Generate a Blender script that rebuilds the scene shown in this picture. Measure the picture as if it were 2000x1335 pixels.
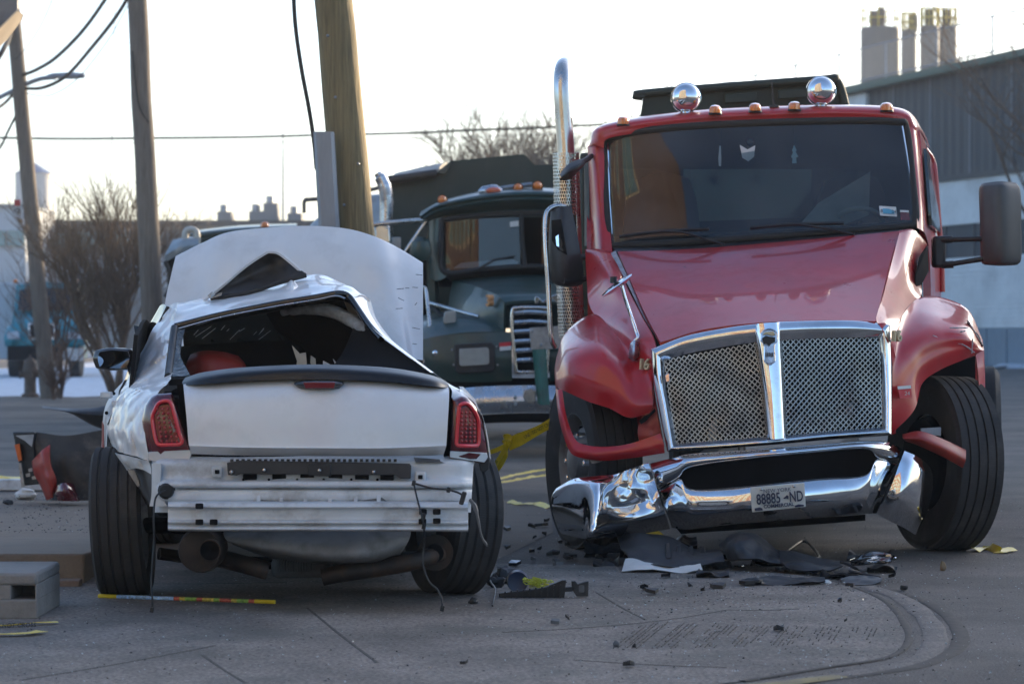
import bpy, bmesh, math, random
from mathutils import Vector, Matrix, noise
random.seed(7)
for o in list(bpy.data.objects): bpy.data.objects.remove(o)
S = bpy.context.scene
COL = S.collection
R = math.radians
# ---------------------------------------------------------------- camera
F, H, HY = 5200.0, 1.26, 650.0         # focal length in photo pixels, eye height, horizon row
cam = bpy.data.cameras.new('camera'); camo = bpy.data.objects.new('camera', cam); COL.objects.link(camo)
camo.location = (0, 0, H); camo.rotation_euler = (R(90), 0, 0)
cam.sensor_width = 36; cam.lens = 36*F/2000; cam.shift_y = -(667.5-HY)/2000
cam.clip_start = .1; cam.clip_end = 4000
cam.dof.use_dof = True; cam.dof.focus_distance = 13.6; cam.dof.aperture_fstop = 4.5
S.camera = camo
# ---------------------------------------------------------------- sky and sun
SUN_AZ, SUN_EL = 43, 11.3              # degrees right of straight ahead, degrees above the horizon
w = bpy.data.worlds.new('World'); S.world = w; w.use_nodes = True
nt = w.node_tree; nt.nodes.clear()
sky = nt.nodes.new('ShaderNodeTexSky'); sky.sky_type = 'NISHITA'; sky.sun_disc = False
sky.sun_elevation = R(SUN_EL); sky.sun_rotation = R(SUN_AZ); sky.air_density = .8; sky.dust_density = 2.0; sky.ozone_density = 2.5
bg = nt.nodes.new('ShaderNodeBackground'); bg.inputs[1].default_value = .15
wo = nt.nodes.new('ShaderNodeOutputWorld')
nt.links.new(sky.outputs[0], bg.inputs[0]); nt.links.new(bg.outputs[0], wo.inputs[0])
sl = bpy.data.lights.new('sun', 'SUN'); sl.energy = 4.0; sl.angle = R(.5); sl.color = (1, .78, .52)
slo = bpy.data.objects.new('sun', sl); COL.objects.link(slo); slo.location = (30, 40, 30)
sv = Vector((math.sin(R(SUN_AZ))*math.cos(R(SUN_EL)), math.cos(R(SUN_AZ))*math.cos(R(SUN_EL)), math.sin(R(SUN_EL))))
slo.rotation_euler = (-sv).to_track_quat('-Z', 'Y').to_euler()
S.view_settings.view_transform = 'Standard'; S.view_settings.look = 'None'
S.view_settings.exposure = 1.55; S.view_settings.gamma = 1
S.cycles.max_bounces = 8; S.cycles.transparent_max_bounces = 16; S.cycles.caustics_reflective = False; S.cycles.caustics_refractive = False
S.cycles.sample_clamp_indirect = 4

# ---------------------------------------------------------------- helpers
def P(px, py, d): return Vector(((px-1000)*d/F, d, H+(HY-py)*d/F))
def G(px, py): d = F*H/(py-HY); return P(px, py, d)          # a point of the ground
def origin(o):
    v = Vector((0, 0, 0))
    while o is not None: v += o.location; o = o.parent
    return v
def tag(o, label=None, cat=None, group=None, kind=None):
    if label: o['label'] = label
    if cat: o['category'] = cat
    if group: o['group'] = group
    if kind: o['kind'] = kind
    return o
def T(name, label, cat, loc, group=None):
    o = bpy.data.objects.new(name, None); COL.objects.link(o); o.location = loc; o.empty_display_size = .2
    return tag(o, label, cat, group)
def ob(name, vs, fs, mat, parent=None, smooth=35, bevel=0, at=None, rot=None, bseg=2):
    """one mesh object; vs in world space (or local when `at` is given)"""
    m = bpy.data.meshes.new(name)
    og = origin(parent)
    if at is None: m.from_pydata([tuple(Vector(v)-og) for v in vs], [], fs)
    else: m.from_pydata([tuple(v) for v in vs], [], fs)
    m.materials.append(mat); 
    bm = bmesh.new(); bm.from_mesh(m); bmesh.ops.recalc_face_normals(bm, faces=bm.faces); bm.to_mesh(m); bm.free()
    if smooth:
        for p in m.polygons: p.use_smooth = True
        m.set_sharp_from_angle(angle=R(smooth))
    o = bpy.data.objects.new(name, m); COL.objects.link(o)
    if parent is not None: o.parent = parent
    if at is not None: o.location = Vector(at)-og
    if rot is not None: o.rotation_euler = rot
    if bevel:
        b = o.modifiers.new('bevel', 'BEVEL'); b.width = bevel; b.segments = bseg; b.limit_method = 'ANGLE'; b.angle_limit = R(40)
    return o
def cop(o, parent, loc, rot=None, name=None):
    c = o.copy(); COL.objects.link(c); c.parent = parent
    c.location = Vector(loc)-origin(parent)
    if rot is not None: c.rotation_euler = rot
    return c
class MB:
    def __init__(s): s.v = []; s.f = []
    def add(s, vs, fs):
        n = len(s.v); s.v += [Vector(v) for v in vs]; s.f += [tuple(i+n for i in f) for f in fs]; return s
    def hexa(s, p):   # 8 points: bottom ring 0-3, top ring 4-7
        return s.add(p, [(0,3,2,1),(4,5,6,7),(0,1,5,4),(1,2,6,5),(2,3,7,6),(3,0,4,7)])
    def box(s, c, d, rz=0, rx=0, ry=0):
        M = Matrix.Rotation(rz,3,'Z') @ Matrix.Rotation(ry,3,'Y') @ Matrix.Rotation(rx,3,'X'); x,y,z = d[0]/2,d[1]/2,d[2]/2
        return s.hexa([Vector(c)+M@Vector(q) for q in ((-x,-y,-z),(x,-y,-z),(x,y,-z),(-x,y,-z),(-x,-y,z),(x,-y,z),(x,y,z),(-x,y,z))])
    def tube(s, path, r, n=10, caps=True):
        path = [Vector(p) for p in path]; L = len(path)
        if not hasattr(r, '__len__'): r = [r]*L
        t0 = (path[1]-path[0]).normalized(); up = Vector((0,0,1)) if abs(t0.z) < .9 else Vector((1,0,0))
        a = t0.cross(up).normalized(); vs = []
        for i, p in enumerate(path):
            t = (path[min(i+1,L-1)]-path[max(i-1,0)]).normalized()
            a = (a-t*a.dot(t)).normalized(); b = t.cross(a)
            vs += [p+(a*math.cos(2*math.pi*k/n)+b*math.sin(2*math.pi*k/n))*r[i] for k in range(n)]
        fs = [(i*n+k, i*n+(k+1)%n, (i+1)*n+(k+1)%n, (i+1)*n+k) for i in range(L-1) for k in range(n)]
        if caps: fs += [tuple(range(n))[::-1], tuple(range((L-1)*n, L*n))]
        return s.add(vs, fs)
    def lathe(s, prof, c=(0,0,0), axis='X', n=32, caps=True):   # prof: (radius, along)
        vs = []
        for r, a in prof:
            for k in range(n):
                t = 2*math.pi*k/n; u, v = r*math.cos(t), r*math.sin(t)
                vs.append(Vector(c)+Vector({'X':(a,u,v),'Y':(u,a,v),'Z':(u,v,a)}[axis]))
        L = len(prof)
        fs = [(i*n+k, i*n+(k+1)%n, (i+1)*n+(k+1)%n, (i+1)*n+k) for i in range(L-1) for k in range(n)]
        if caps: fs += [tuple(range(n))[::-1], tuple(range((L-1)*n, L*n))]
        return s.add(vs, fs)
    def plate(s, pts, back):     # outline with thickness
        n = len(pts); pts = [Vector(p) for p in pts]; back = Vector(back)
        return s.add(pts+[p+back for p in pts], [tuple(range(n))]+[tuple(range(n,2*n))[::-1]]+[(i,(i+1)%n,n+(i+1)%n,n+i) for i in range(n)])
    def ball(s, c, r, n=12, sc=(1,1,1)):
        pr = [(max(1e-4,math.sin(math.pi*i/(n//2+2))), -math.cos(math.pi*i/(n//2+2))) for i in range(n//2+3)]
        m = MB().lathe(pr, n=n, axis='Z'); return s.add([Vector(c)+Vector((v.x*sc[0],v.y*sc[1],v.z*sc[2]))*r for v in m.v], m.f)
    def ob(s, name, mat, parent=None, **k): return ob(name, s.v, s.f, mat, parent, **k)
def cr(p0, p1, p2, p3, t):
    return .5*((2*p1)+(p2-p0)*t+(2*p0-5*p1+4*p2-p3)*t*t+(3*p1-p0-3*p2+p3)*t**3)
def spline(pts, n):
    pts = [Vector(p) for p in pts]; L = len(pts); out = []
    for i in range(n+1):
        x = i/n*(L-1); k = min(int(x), L-2); t = x-k
        p0 = pts[k-1] if k > 0 else 2*pts[0]-pts[1]; p3 = pts[k+2] if k+2 < L else 2*pts[-1]-pts[-2]
        out.append(cr(p0, pts[k], pts[k+1], p3, t))
    return out
def surf(ctrl, nu, nv):
    rows = [spline(r, nv) for r in ctrl]; cols = [spline([r[j] for r in rows], nu) for j in range(nv+1)]
    return [[cols[j][i] for j in range(nv+1)] for i in range(nu+1)]
def surf_lin(ctrl, nu, nv):
    a, b = len(ctrl)-1, len(ctrl[0])-1; out = []
    for i in range(nu+1):
        x = i/nu*a; k = min(int(x), a-1); t = x-k; row = []
        for j in range(nv+1):
            y = j/nv*b; l = min(int(y), b-1); s = y-l
            row.append(ctrl[k][l].lerp(ctrl[k][l+1], s).lerp(ctrl[k+1][l].lerp(ctrl[k+1][l+1], s), t))
        out.append(row)
    return out
def ridged(p): return 1-abs(noise.noise(p))*2
def panel(name, ctrl, mat, parent, t=.02, n=(16,16), back=(0,1,0), dent=0, dfreq=4, world=False, smooth=50, ridge=False, bevel=0, warp=None, lin=False):
    """curved sheet through control points (photo column, row, metres away) with real thickness"""
    g = (surf_lin if lin else surf)([[Vector(c) if world else P(*c) for c in r] for r in ctrl], *n); nu, nv = n
    b = Vector(back).normalized()*t; vs = []
    for i in range(nu+1):
        for j in range(nv+1):
            p = g[i][j]
            if dent: p = p+Vector(back)*dent*((ridged(p*dfreq) if ridge else noise.noise(p*dfreq))+.5*noise.noise(p*dfreq*2.3))
            if warp: p = warp(p)
            vs.append(p)
    N = len(vs); w_ = nv+1; q = [(i*w_+j, i*w_+j+1, (i+1)*w_+j+1, (i+1)*w_+j) for i in range(nu) for j in range(nv)]
    fs = list(q)
    if t:
        vs = vs+[p+b for p in vs]; fs += [tuple(k+N for k in f)[::-1] for f in q]
        edge = [j for j in range(nv)]; 
        for j in range(nv):
            fs.append((j, j+1, j+1+N, j+N)); a = nu*w_+j; fs.append((a, a+N, a+1+N, a+1))
        for i in range(nu):
            a, c = i*w_, (i+1)*w_; fs.append((a, a+N, c+N, c)); a += nv; c += nv; fs.append((a, c, c+N, a+N))
    return ob(name, vs, fs, mat, parent, smooth=smooth, bevel=bevel)
def plate(name, pts, t, mat, parent, bevel=.004, world=False, back=(0,1,0)):
    return MB().plate([p if world else P(*p) for p in pts], Vector(back)*t).ob(name, mat, parent, bevel=bevel)
def pipe(name, pts, r, mat, parent, n=10, k=0, world=False):
    q = [p if world else P(*p) for p in pts]
    if k: 
        if hasattr(r, '__len__'): r = [r[min(int(i/k*(len(r)-1)+.5), len(r)-1)] for i in range(k+1)]
        q = spline(q, k)
    return MB().tube(q, r, n).ob(name, mat, parent, smooth=50)
def text(name, s, size, mat, parent, o, xd=(1,0,0), yd=(0,0,1), ext=.002, align='CENTER', sx=1, bold=0):
    c = bpy.data.curves.new('tmp', 'FONT'); c.body = s; c.size = size; c.extrude = ext; c.align_x = align; c.align_y = 'CENTER'; c.offset = bold; c.resolution_u = 4
    t = bpy.data.objects.new('tmp', c); COL.objects.link(t)
    dg = bpy.context.evaluated_depsgraph_get(); m = bpy.data.meshes.new_from_object(t.evaluated_get(dg))
    bpy.data.objects.remove(t)
    x = Vector(xd).normalized(); y = Vector(yd).normalized(); z = x.cross(y)
    vs = [Vector(o)+x*v.co.x*sx+y*v.co.y+z*v.co.z for v in m.vertices]; fs = [tuple(p.vertices) for p in m.polygons]
    bpy.data.meshes.remove(m)
    return ob(name, vs, fs, mat, parent, smooth=0)

# ---------------------------------------------------------------- materials
def M(name, c, rough=.5, metal=0, var=.12, scale=6, bump=0, bscale=60, coat=0, dirt=None, dscale=5, damt=.5, spec=.5, stretch=None, rvar=.1, speck=0, sscale=220):
    m = bpy.data.materials.new(name); m.use_nodes = True; t = m.node_tree; b = t.nodes['Principled BSDF']
    N = lambda k: t.nodes.new(k); L = t.links.new
    tc = N('ShaderNodeTexCoord'); src = tc.outputs['Object']
    if stretch:
        mp = N('ShaderNodeMapping'); mp.inputs['Scale'].default_value = stretch; L(src, mp.inputs[0]); src = mp.outputs[0]
    nz = N('ShaderNodeTexNoise'); nz.inputs['Scale'].default_value = scale; nz.inputs['Detail'].default_value = 6; nz.inputs['Roughness'].default_value = .6; L(src, nz.inputs[0])
    mr = N('ShaderNodeMapRange'); mr.inputs[1].default_value = .3; mr.inputs[2].default_value = .7; mr.inputs[3].default_value = 1-var; mr.inputs[4].default_value = 1+var; L(nz.outputs[0], mr.inputs[0])
    mx = N('ShaderNodeVectorMath'); mx.operation = 'SCALE'; mx.inputs[0].default_value = c; L(mr.outputs[0], mx.inputs['Scale'])
    out = mx.outputs[0]
    if speck:
        ns = N('ShaderNodeTexNoise'); ns.inputs['Scale'].default_value = sscale; ns.inputs['Detail'].default_value = 3; L(src, ns.inputs[0])
        ms_ = N('ShaderNodeMapRange'); ms_.inputs[1].default_value = .3; ms_.inputs[2].default_value = .7; ms_.inputs[3].default_value = 1-speck; ms_.inputs[4].default_value = 1+speck; L(ns.outputs[0], ms_.inputs[0])
        mq = N('ShaderNodeVectorMath'); mq.operation = 'SCALE'; L(out, mq.inputs[0]); L(ms_.outputs[0], mq.inputs['Scale']); out = mq.outputs[0]
    rr = N('ShaderNodeMapRange'); rr.inputs[1].default_value = .3; rr.inputs[2].default_value = .7; rr.inputs[3].default_value = max(.01, rough-rvar*rough); rr.inputs[4].default_value = min(1, rough+rvar*rough); L(nz.outputs[0], rr.inputs[0])
    ro = rr.outputs[0]
    if dirt:
        n2 = N('ShaderNodeTexNoise'); n2.inputs['Scale'].default_value = dscale; n2.inputs['Detail'].default_value = 9; n2.inputs['Roughness'].default_value = .7; L(src, n2.inputs[0])
        r2 = N('ShaderNodeMapRange'); r2.inputs[1].default_value = .5; r2.inputs[2].default_value = .68; r2.inputs[4].default_value = damt; L(n2.outputs[0], r2.inputs[0])
        mi = N('ShaderNodeMix'); mi.data_type = 'RGBA'; L(r2.outputs[0], mi.inputs[0]); L(out, mi.inputs[6]); mi.inputs[7].default_value = (*dirt, 1); out = mi.outputs[2]
        m2 = N('ShaderNodeMix'); L(r2.outputs[0], m2.inputs[0]); L(ro, m2.inputs[2]); m2.inputs[3].default_value = .85; ro = m2.outputs[0]
    L(out, b.inputs['Base Color']); L(ro, b.inputs['Roughness'])
    b.inputs['Metallic'].default_value = metal; b.inputs['Coat Weight'].default_value = coat; b.inputs['Coat Roughness'].default_value = .04; b.inputs['Specular IOR Level'].default_value = spec
    if bump:
        n3 = N('ShaderNodeTexNoise'); n3.inputs['Scale'].default_value = bscale; n3.inputs['Detail'].default_value = 5; L(src, n3.inputs[0])
        bp = N('ShaderNodeBump'); bp.inputs['Strength'].default_value = bump; bp.inputs['Distance'].default_value = .02; L(n3.outputs[0], bp.inputs['Height']); L(bp.outputs[0], b.inputs['Normal'])
    m.diffuse_color = (*c, 1)
    return m
def glass(name, tint, refl=.02, ior=1.5, dirt=.1, dcol=(.35,.36,.36), dsc=7):
    m = bpy.data.materials.new(name); m.use_nodes = True; t = m.node_tree; t.nodes.clear(); N = t.nodes.new; L = t.links.new
    o = N('ShaderNodeOutputMaterial'); tr = N('ShaderNodeBsdfTransparent'); tr.inputs[0].default_value = (*tint, 1)
    gl = N('ShaderNodeBsdfGlossy'); gl.inputs['Roughness'].default_value = refl
    fr = N('ShaderNodeFresnel'); fr.inputs[0].default_value = ior
    mx = N('ShaderNodeMixShader'); L(fr.outputs[0], mx.inputs[0]); L(tr.outputs[0], mx.inputs[1]); L(gl.outputs[0], mx.inputs[2])
    df = N('ShaderNodeBsdfDiffuse'); df.inputs[0].default_value = (*dcol, 1)
    tc = N('ShaderNodeTexCoord'); nz = N('ShaderNodeTexNoise'); nz.inputs['Scale'].default_value = dsc; nz.inputs['Detail'].default_value = 8; L(tc.outputs['Object'], nz.inputs[0])
    mr = N('ShaderNodeMapRange'); mr.inputs[1].default_value = .35; mr.inputs[2].default_value = .8; mr.inputs[4].default_value = dirt; L(nz.outputs[0], mr.inputs[0])
    m2 = N('ShaderNodeMixShader'); L(mr.outputs[0], m2.inputs[0]); L(mx.outputs[0], m2.inputs[1]); L(df.outputs[0], m2.inputs[2]); L(m2.outputs[0], o.inputs[0])
    return m
def tyre_mat(name, n):
    m = M(name, (.034,.032,.031), .8, var=.25, scale=9, dirt=(.1,.092,.085), damt=.5, dscale=4)
    t = m.node_tree; N = t.nodes.new; L = t.links.new; b = t.nodes['Principled BSDF']
    tc = N('ShaderNodeTexCoord'); sp = N('ShaderNodeSeparateXYZ'); L(tc.outputs['Object'], sp.inputs[0])
    at = N('ShaderNodeMath'); at.operation = 'ARCTAN2'; L(sp.outputs[1], at.inputs[0]); L(sp.outputs[2], at.inputs[1])
    mu = N('ShaderNodeMath'); mu.operation = 'MULTIPLY_ADD'; mu.inputs[1].default_value = n; L(at.outputs[0], mu.inputs[0])
    xs = N('ShaderNodeMath'); xs.operation = 'MULTIPLY'; xs.inputs[1].default_value = 14; L(sp.outputs[0], xs.inputs[0]); L(xs.outputs[0], mu.inputs[2])
    si = N('ShaderNodeMath'); si.operation = 'SINE'; L(mu.outputs[0], si.inputs[0])
    gt = N('ShaderNodeMath'); gt.operation = 'GREATER_THAN'; gt.inputs[1].default_value = -.75; L(si.outputs[0], gt.inputs[0])
    bp = N('ShaderNodeBump'); bp.inputs['Strength'].default_value = .7; bp.inputs['Distance'].default_value = .006; L(gt.outputs[0], bp.inputs['Height']); L(bp.outputs[0], b.inputs['Normal'])
    return m
RED = M('red truck paint', (.52,.018,.024), .3, var=.1, scale=4, coat=.5, dirt=(.36,.08,.07), damt=.3, dscale=3)
REDP = M('torn red plastic', (.33,.03,.018), .45, var=.25, scale=14, coat=.2)
WHITE = M('white car paint', (.8,.8,.8), .38, var=.05, scale=3, coat=.5, dirt=(.5,.48,.46), damt=.3, dscale=3.2)
WHITEB = M('white primed steel', (.66,.68,.7), .45, var=.08, scale=7, dirt=(.25,.22,.19), damt=.6, dscale=4, bump=.08, bscale=25)
CHROME = M('chrome', (.83,.84,.86), .06, 1, var=.05, scale=10, bump=.05, bscale=5, dirt=(.3,.28,.26), damt=.18, dscale=9)
CHROMED = M('dirty chrome', (.5,.5,.52), .25, 1, var=.2, scale=10, dirt=(.12,.1,.09), damt=.7, dscale=4)
GMESH = M('grille mesh steel', (.42,.41,.4), .3, 1, var=.2, scale=8, dirt=(.1,.09,.08), damt=.5)
STEEL = M('stainless steel', (.62,.6,.58), .22, 1, var=.15, scale=5, dirt=(.3,.25,.2), damt=.35, dscale=4)
ALU = M('dull aluminium', (.4,.4,.4), .5, .8, var=.2, scale=12, dirt=(.12,.1,.08), damt=.5)
GALV = M('galvanised steel', (.3,.32,.35), .5, .5, var=.15, scale=12, stretch=(1,1,.2))
BLK = M('black plastic', (.018,.018,.02), .45, var=.3, scale=10, dirt=(.09,.085,.08), damt=.35)
BLKG = M('gloss black trim', (.008,.008,.01), .12, var=.2, coat=.6)
SPOIL = M('satin black spoiler', (.007,.007,.008), .38, var=.2)
DARK = M('dark interior trim', (.012,.012,.013), .9, var=.3, spec=.1)
SEAT = M('grey seat cloth', (.04,.045,.055), .9, var=.2)
REDS = M('red seat leather', (.26,.025,.018), .5, var=.15, scale=5)
RUBBER = M('black rubber', (.02,.02,.02), .7, var=.2)
TYRE = tyre_mat('car tyre tread', 190); TYRET = tyre_mat('truck tyre tread', 120)
LENS = M('dark red lens', (.1,.006,.012), .12, var=.1, coat=1)
LENSR = M('bright red light guide', (.75,.03,.05), .2, var=.08, coat=1)
LENSD = M('red diode cell', (.2,.008,.014), .2, var=.1, coat=1)
CLEAR = M('cloudy clear lens', (.42,.45,.5), .2, var=.12, coat=1)
AMBER = M('amber lens', (.78,.19,.02), .22, var=.1, scale=30, coat=.8)
GREEN = M('dark green truck paint', (.014,.045,.04), .38, var=.2, scale=3, coat=.3, dirt=(.1,.095,.085), damt=.32, dscale=2.2)
GREENB = M('dark green dump body steel', (.014,.032,.026), .6, var=.25, scale=2, dirt=(.07,.065,.06), damt=.5, dscale=2, stretch=(1,1,.4))
TEAL = M('teal truck paint', (.02,.24,.29), .4, var=.12, coat=.4, dirt=(.16,.18,.18), damt=.3)
GPOST = M('green steel post', (.01,.1,.075), .5, var=.25, dirt=(.08,.06,.04), damt=.5)
GLASS = glass('truck windscreen glass', (.5,.58,.6), .012, 1.6, .14, (.4,.43,.45), 2)
GLASSC = glass('tinted car glass', (.3,.34,.34), .02, 1.5, .16, (.3,.33,.33), 12)
MIRROR = M('mirror glass', (.4,.43,.46), .02, 1, var=.02)
YEL = M('yellow barrier tape', (.72,.52,.015), .4, var=.12, scale=20)
INK = M('black ink', (.012,.012,.012), .6, var=.1)
PAPER = M('white paper', (.68,.68,.67), .75, var=.08)
CREAM = M('cream decal', (.62,.5,.3), .6, var=.1)
PLATEW = M('number plate white', (.68,.67,.62), .4, var=.06)
NAVY = M('navy print', (.015,.02,.06), .5, var=.1)
STREDD = M('red sticker', (.55,.03,.04), .5, var=.15)
STBLUE = M('blue sticker', (.12,.4,.55), .5, var=.15)
CONC = M('weathered concrete', (.26,.245,.23), .9, var=.18, scale=5, bump=.35, bscale=45, dirt=(.12,.11,.1), damt=.6, dscale=2.5)
CLOTH = M('white cloth', (.7,.69,.66), .9, var=.06, bump=.2, bscale=30)
RUST = M('rusty exhaust steel', (.045,.037,.033), .6, .6, var=.3, scale=10, dirt=(.16,.08,.04), damt=.5)
UNDER = M('grey undercoated steel', (.11,.115,.12), .6, var=.2, scale=6, dirt=(.07,.065,.06), damt=.6)
WOOD = M('weathered pole wood', (.19,.155,.125), .9, var=.3, scale=9, stretch=(6,6,.35), bump=.5, bscale=12, dirt=(.09,.075,.06), damt=.6, dscale=5)
WOODY = M('treated pole wood', (.25,.19,.095), .85, var=.3, scale=9, stretch=(6,6,.3), bump=.5, bscale=12, dirt=(.1,.09,.055), damt=.6, dscale=4)
BARK = M('bare bark', (.17,.12,.085), .9, var=.3, scale=12)
WIRE = M('black cable', (.015,.015,.017), .6, var=.1)
# ================================================================ THE SETTING
def ground_mat():
    m = M('asphalt', (.15,.132,.115), .85, var=.5, scale=.8, bump=.6, bscale=90, speck=.35, sscale=70, dirt=(.23,.2,.17), damt=.6, dscale=.7, spec=.35)
    return m
def sheet(name, pts, z, mat, label=None, holes=None, world=False):
    vs = []
    for p in pts:
        q = Vector((p[0], p[1], 0)) if world else G(*p); vs.append((q.x, q.y, z))
    o = ob(name, vs, [tuple(range(len(vs)))], mat, None, smooth=0)
    if o.data.polygons[0].normal.z < 0: o.data.flip_normals()
    return tag(o, label, kind='structure')
ASPH = ground_mat()
WALK = M('pavement concrete', (.205,.178,.155), .88, var=.38, scale=1.6, bump=.5, bscale=60, speck=.42, sscale=60, dirt=(.11,.108,.094), damt=.8, dscale=1.1, spec=.35)
SNOW = M('old snow', (.62,.65,.7), .8, var=.12, scale=2, bump=.4, bscale=8, dirt=(.3,.29,.28), damt=.5)
DIRTC = M('dirty concrete', (.22,.175,.135), .9, var=.2, scale=2, bump=.4, bscale=60, dirt=(.1,.085,.07), damt=.6, dscale=2)
sheet('ground', [(-420,-80),(420,-80),(420,600),(-420,600)], 0, ASPH, world=True)
arc = [(1300,1350),(1450,1331),(1615,1304),(1690,1294),(1735,1284),(1762,1270),(1774,1252),(1772,1232),(1763,1214),(1747,1193),(1725,1172),(1690,1153),(1642,1139),(1560,1122),(1400,1112),(1200,1105)]
pave = sheet('pavement', [(-1400,1700),(1150,1700),(1210,1400)]+arc+[(960,1101),(600,1096),(200,1093),(-1400,1093)], .004, WALK)
# raised rim of the rounded corner, and worn yellow kerb paint
def strip(name, pts, wd, z, mat, parent, h=.006, k=40):
    c = spline([G(*p) for p in pts], k); mb = MB(); vs = []
    for i, p in enumerate(c):
        t = (c[min(i+1,k)]-c[max(i-1,0)]).normalized(); n_ = Vector((-t.y,t.x,0))*wd/2*(1+.25*noise.noise(p*3))
        for q, zz in ((p-n_,z),(p-n_*.8,z+h),(p+n_*.8,z+h),(p+n_,z)): vs.append((q.x,q.y,zz))
    fs = [(i*4+j, i*4+j+1, i*4+j+5, i*4+j+4) for i in range(k) for j in range(3)]
    return ob(name, vs, fs, mat, parent, smooth=50)
KERB = M('kerb concrete', (.185,.16,.14), .9, var=.3, scale=5, bump=.5, bscale=60, speck=.3, sscale=80, dirt=(.12,.11,.1), damt=.8, dscale=6)
KYEL = M('worn yellow kerb paint', (.26,.21,.1), .85, var=.25, scale=8, dirt=(.15,.14,.13), damt=.9, dscale=6)
GRIME = M('packed grime', (.075,.066,.058), .95, var=.4, scale=20)
strip('kerb_edge', [(1450,1331),(1615,1304),(1735,1284),(1774,1252),(1763,1214),(1725,1172),(1642,1139),(1560,1122)], .035, .003, GRIME, pave, .003, 60)
strip('kerb_edge', [(1540,1336),(1700,1316),(1810,1296),(1872,1262),(1868,1222),(1820,1180),(1740,1152)], .07, .001, GRIME, pave, .004, 50)
strip('kerb', [(1400,1347),(1560,1329),(1690,1312),(1790,1289),(1826,1254),(1812,1210),(1760,1168),(1690,1145)], .1, .001, KERB, pave, .005, 60)
strip('kerb_paint', [(1440,1344),(1540,1335),(1640,1322)], .09, .005, KYEL, pave, .003, 20)
for a, b in (((600,1188),(738,1296)), ((1165,1158),(1262,1212)), ((40,1330),(420,1262)), ((395,1280),(480,1335)), ((980,1236),(1250,1218)), ((1250,1218),(1420,1192)), ((1420,1192),(1560,1190)), ((170,1140),(560,1138)), ((1120,1290),(1420,1305))):
    strip('joint', [a, ((a[0]+b[0])/2, (a[1]+b[1])/2+2), b], .014, .0035, GRIME, pave, .002, 14)
gm = MB()
for gi in range(7):                                   # scored lines of the ramp
    x0 = 1198+gi*72; n_ = 6
    for k in range(n_):
        a = G(x0+k*9+gi*4, 1268-gi*2+random.uniform(-2,2)); b = G(x0+62+k*9-gi*4, 1218+gi*1.5+random.uniform(-2,2))
        for s_ in range(9):
            if random.random() < .18+.06*gi: continue
            p, q = a.lerp(b, s_/9), a.lerp(b, (s_+.85)/9); p.z = q.z = .0055; gm.tube([p, q], .0026, 4)
tag(gm.ob('scored_lines', GRIME, pave), kind='stuff')
# the low slab behind the block and the kerb in front of it
sl_ = MB(); xr = P(165,1100,13.4).x
sl_.plate([(-6,13.4,.155),(xr,13.4,.15),(xr-.02,14.6,.1),(xr-.05,16.5,.0),(-6,16.5,.0)], (0,0,-.3)).ob('slab', DIRTC, None, bevel=.012)
tag(bpy.data.objects['slab'], kind='structure')
for i, (a, b) in enumerate(((-220,-80),(-78,30),(33,92),(94,166))):
    A, B = G(a,1140), G(b,1141); MB().box(((A.x+B.x)/2, 13.26, .012), (B.x-A.x-.012, .11, .045), rz=.004*i).ob('brick', M('worn brick', (.2,.15,.12), .9, var=.3, scale=8, bump=.4), pave, bevel=.006)
sheet('dirt_strip', [(-400,1092),(205,1092),(960,1098),(1080,1040),(1075,985),(960,975),(200,978),(-400,978)], .003, DIRTC)
def snowbank(pts, h):
    c = [G(*p) for p in pts]; cx = sum(c, Vector())/len(c); vs = [(p.x,p.y,0) for p in c]; vs2 = [((p.x*.8+cx.x*.2),(p.y*.8+cx.y*.2),h*random.uniform(.6,1)) for p in c]; n_ = len(c)
    o = ob('snow', vs+vs2, [(i,(i+1)%n_,n_+(i+1)%n_,n_+i) for i in range(n_)]+[tuple(range(n_,2*n_))], SNOW, None, smooth=60); tag(o, kind='structure')
snowbank([(-80,776),(60,772),(150,775),(255,770),(300,740),(280,712),(190,706),(90,716),(-80,722)], .03)
snowbank([(1925,724),(1960,719),(2080,719),(2090,712),(2000,710),(1940,716)], .12)
snowbank([(1915,702),(2080,703),(2080,698),(1915,697)], .2)
# ---- stepped-back warehouse on the right
WB = T('warehouse', 'long grey warehouse with green eave, white brick band and rooftop fence', 'building', (19,100,0))
def WP(d, z, off=0): return Vector((19+(100-d)*.3-off, d-off*.3, z))
CORR = M('brown corrugated cladding', (.075,.066,.062), .6, var=.15, scale=1.5, stretch=(1,1,.15), dirt=(.14,.13,.12), damt=.5, dscale=.8)
WBR = M('white painted brick', (.8,.79,.77), .8, var=.12, scale=1.2, dirt=(.3,.28,.26), damt=.5, dscale=.6)
EAVE = M('green eave', (.06,.115,.085), .6, var=.15)
DARKW = M('dark steel wall', (.07,.068,.068), .7, var=.2, scale=1, stretch=(1,1,.2))
BLUEG = M('grey painted base', (.24,.28,.32), .8, var=.12, stretch=(1,1,.3))
def wallpiece(name, d0, d1, z0, z1, off, mat, t=.4, bevel=0):
    a, b = WP(d0,z0,off), WP(d1,z0,off); n_ = Vector((t,t*.3,0)); u = Vector((0,0,z1-z0))
    return MB().hexa([a,b,b+n_,a+n_,a+u,b+u,b+n_+u,a+n_+u]).ob(name, mat, WB, bevel=bevel, smooth=0)
wallpiece('core_wall', 28, 126, 0, 11.5, 0, DARKW, 6)
d = 40.0
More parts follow.
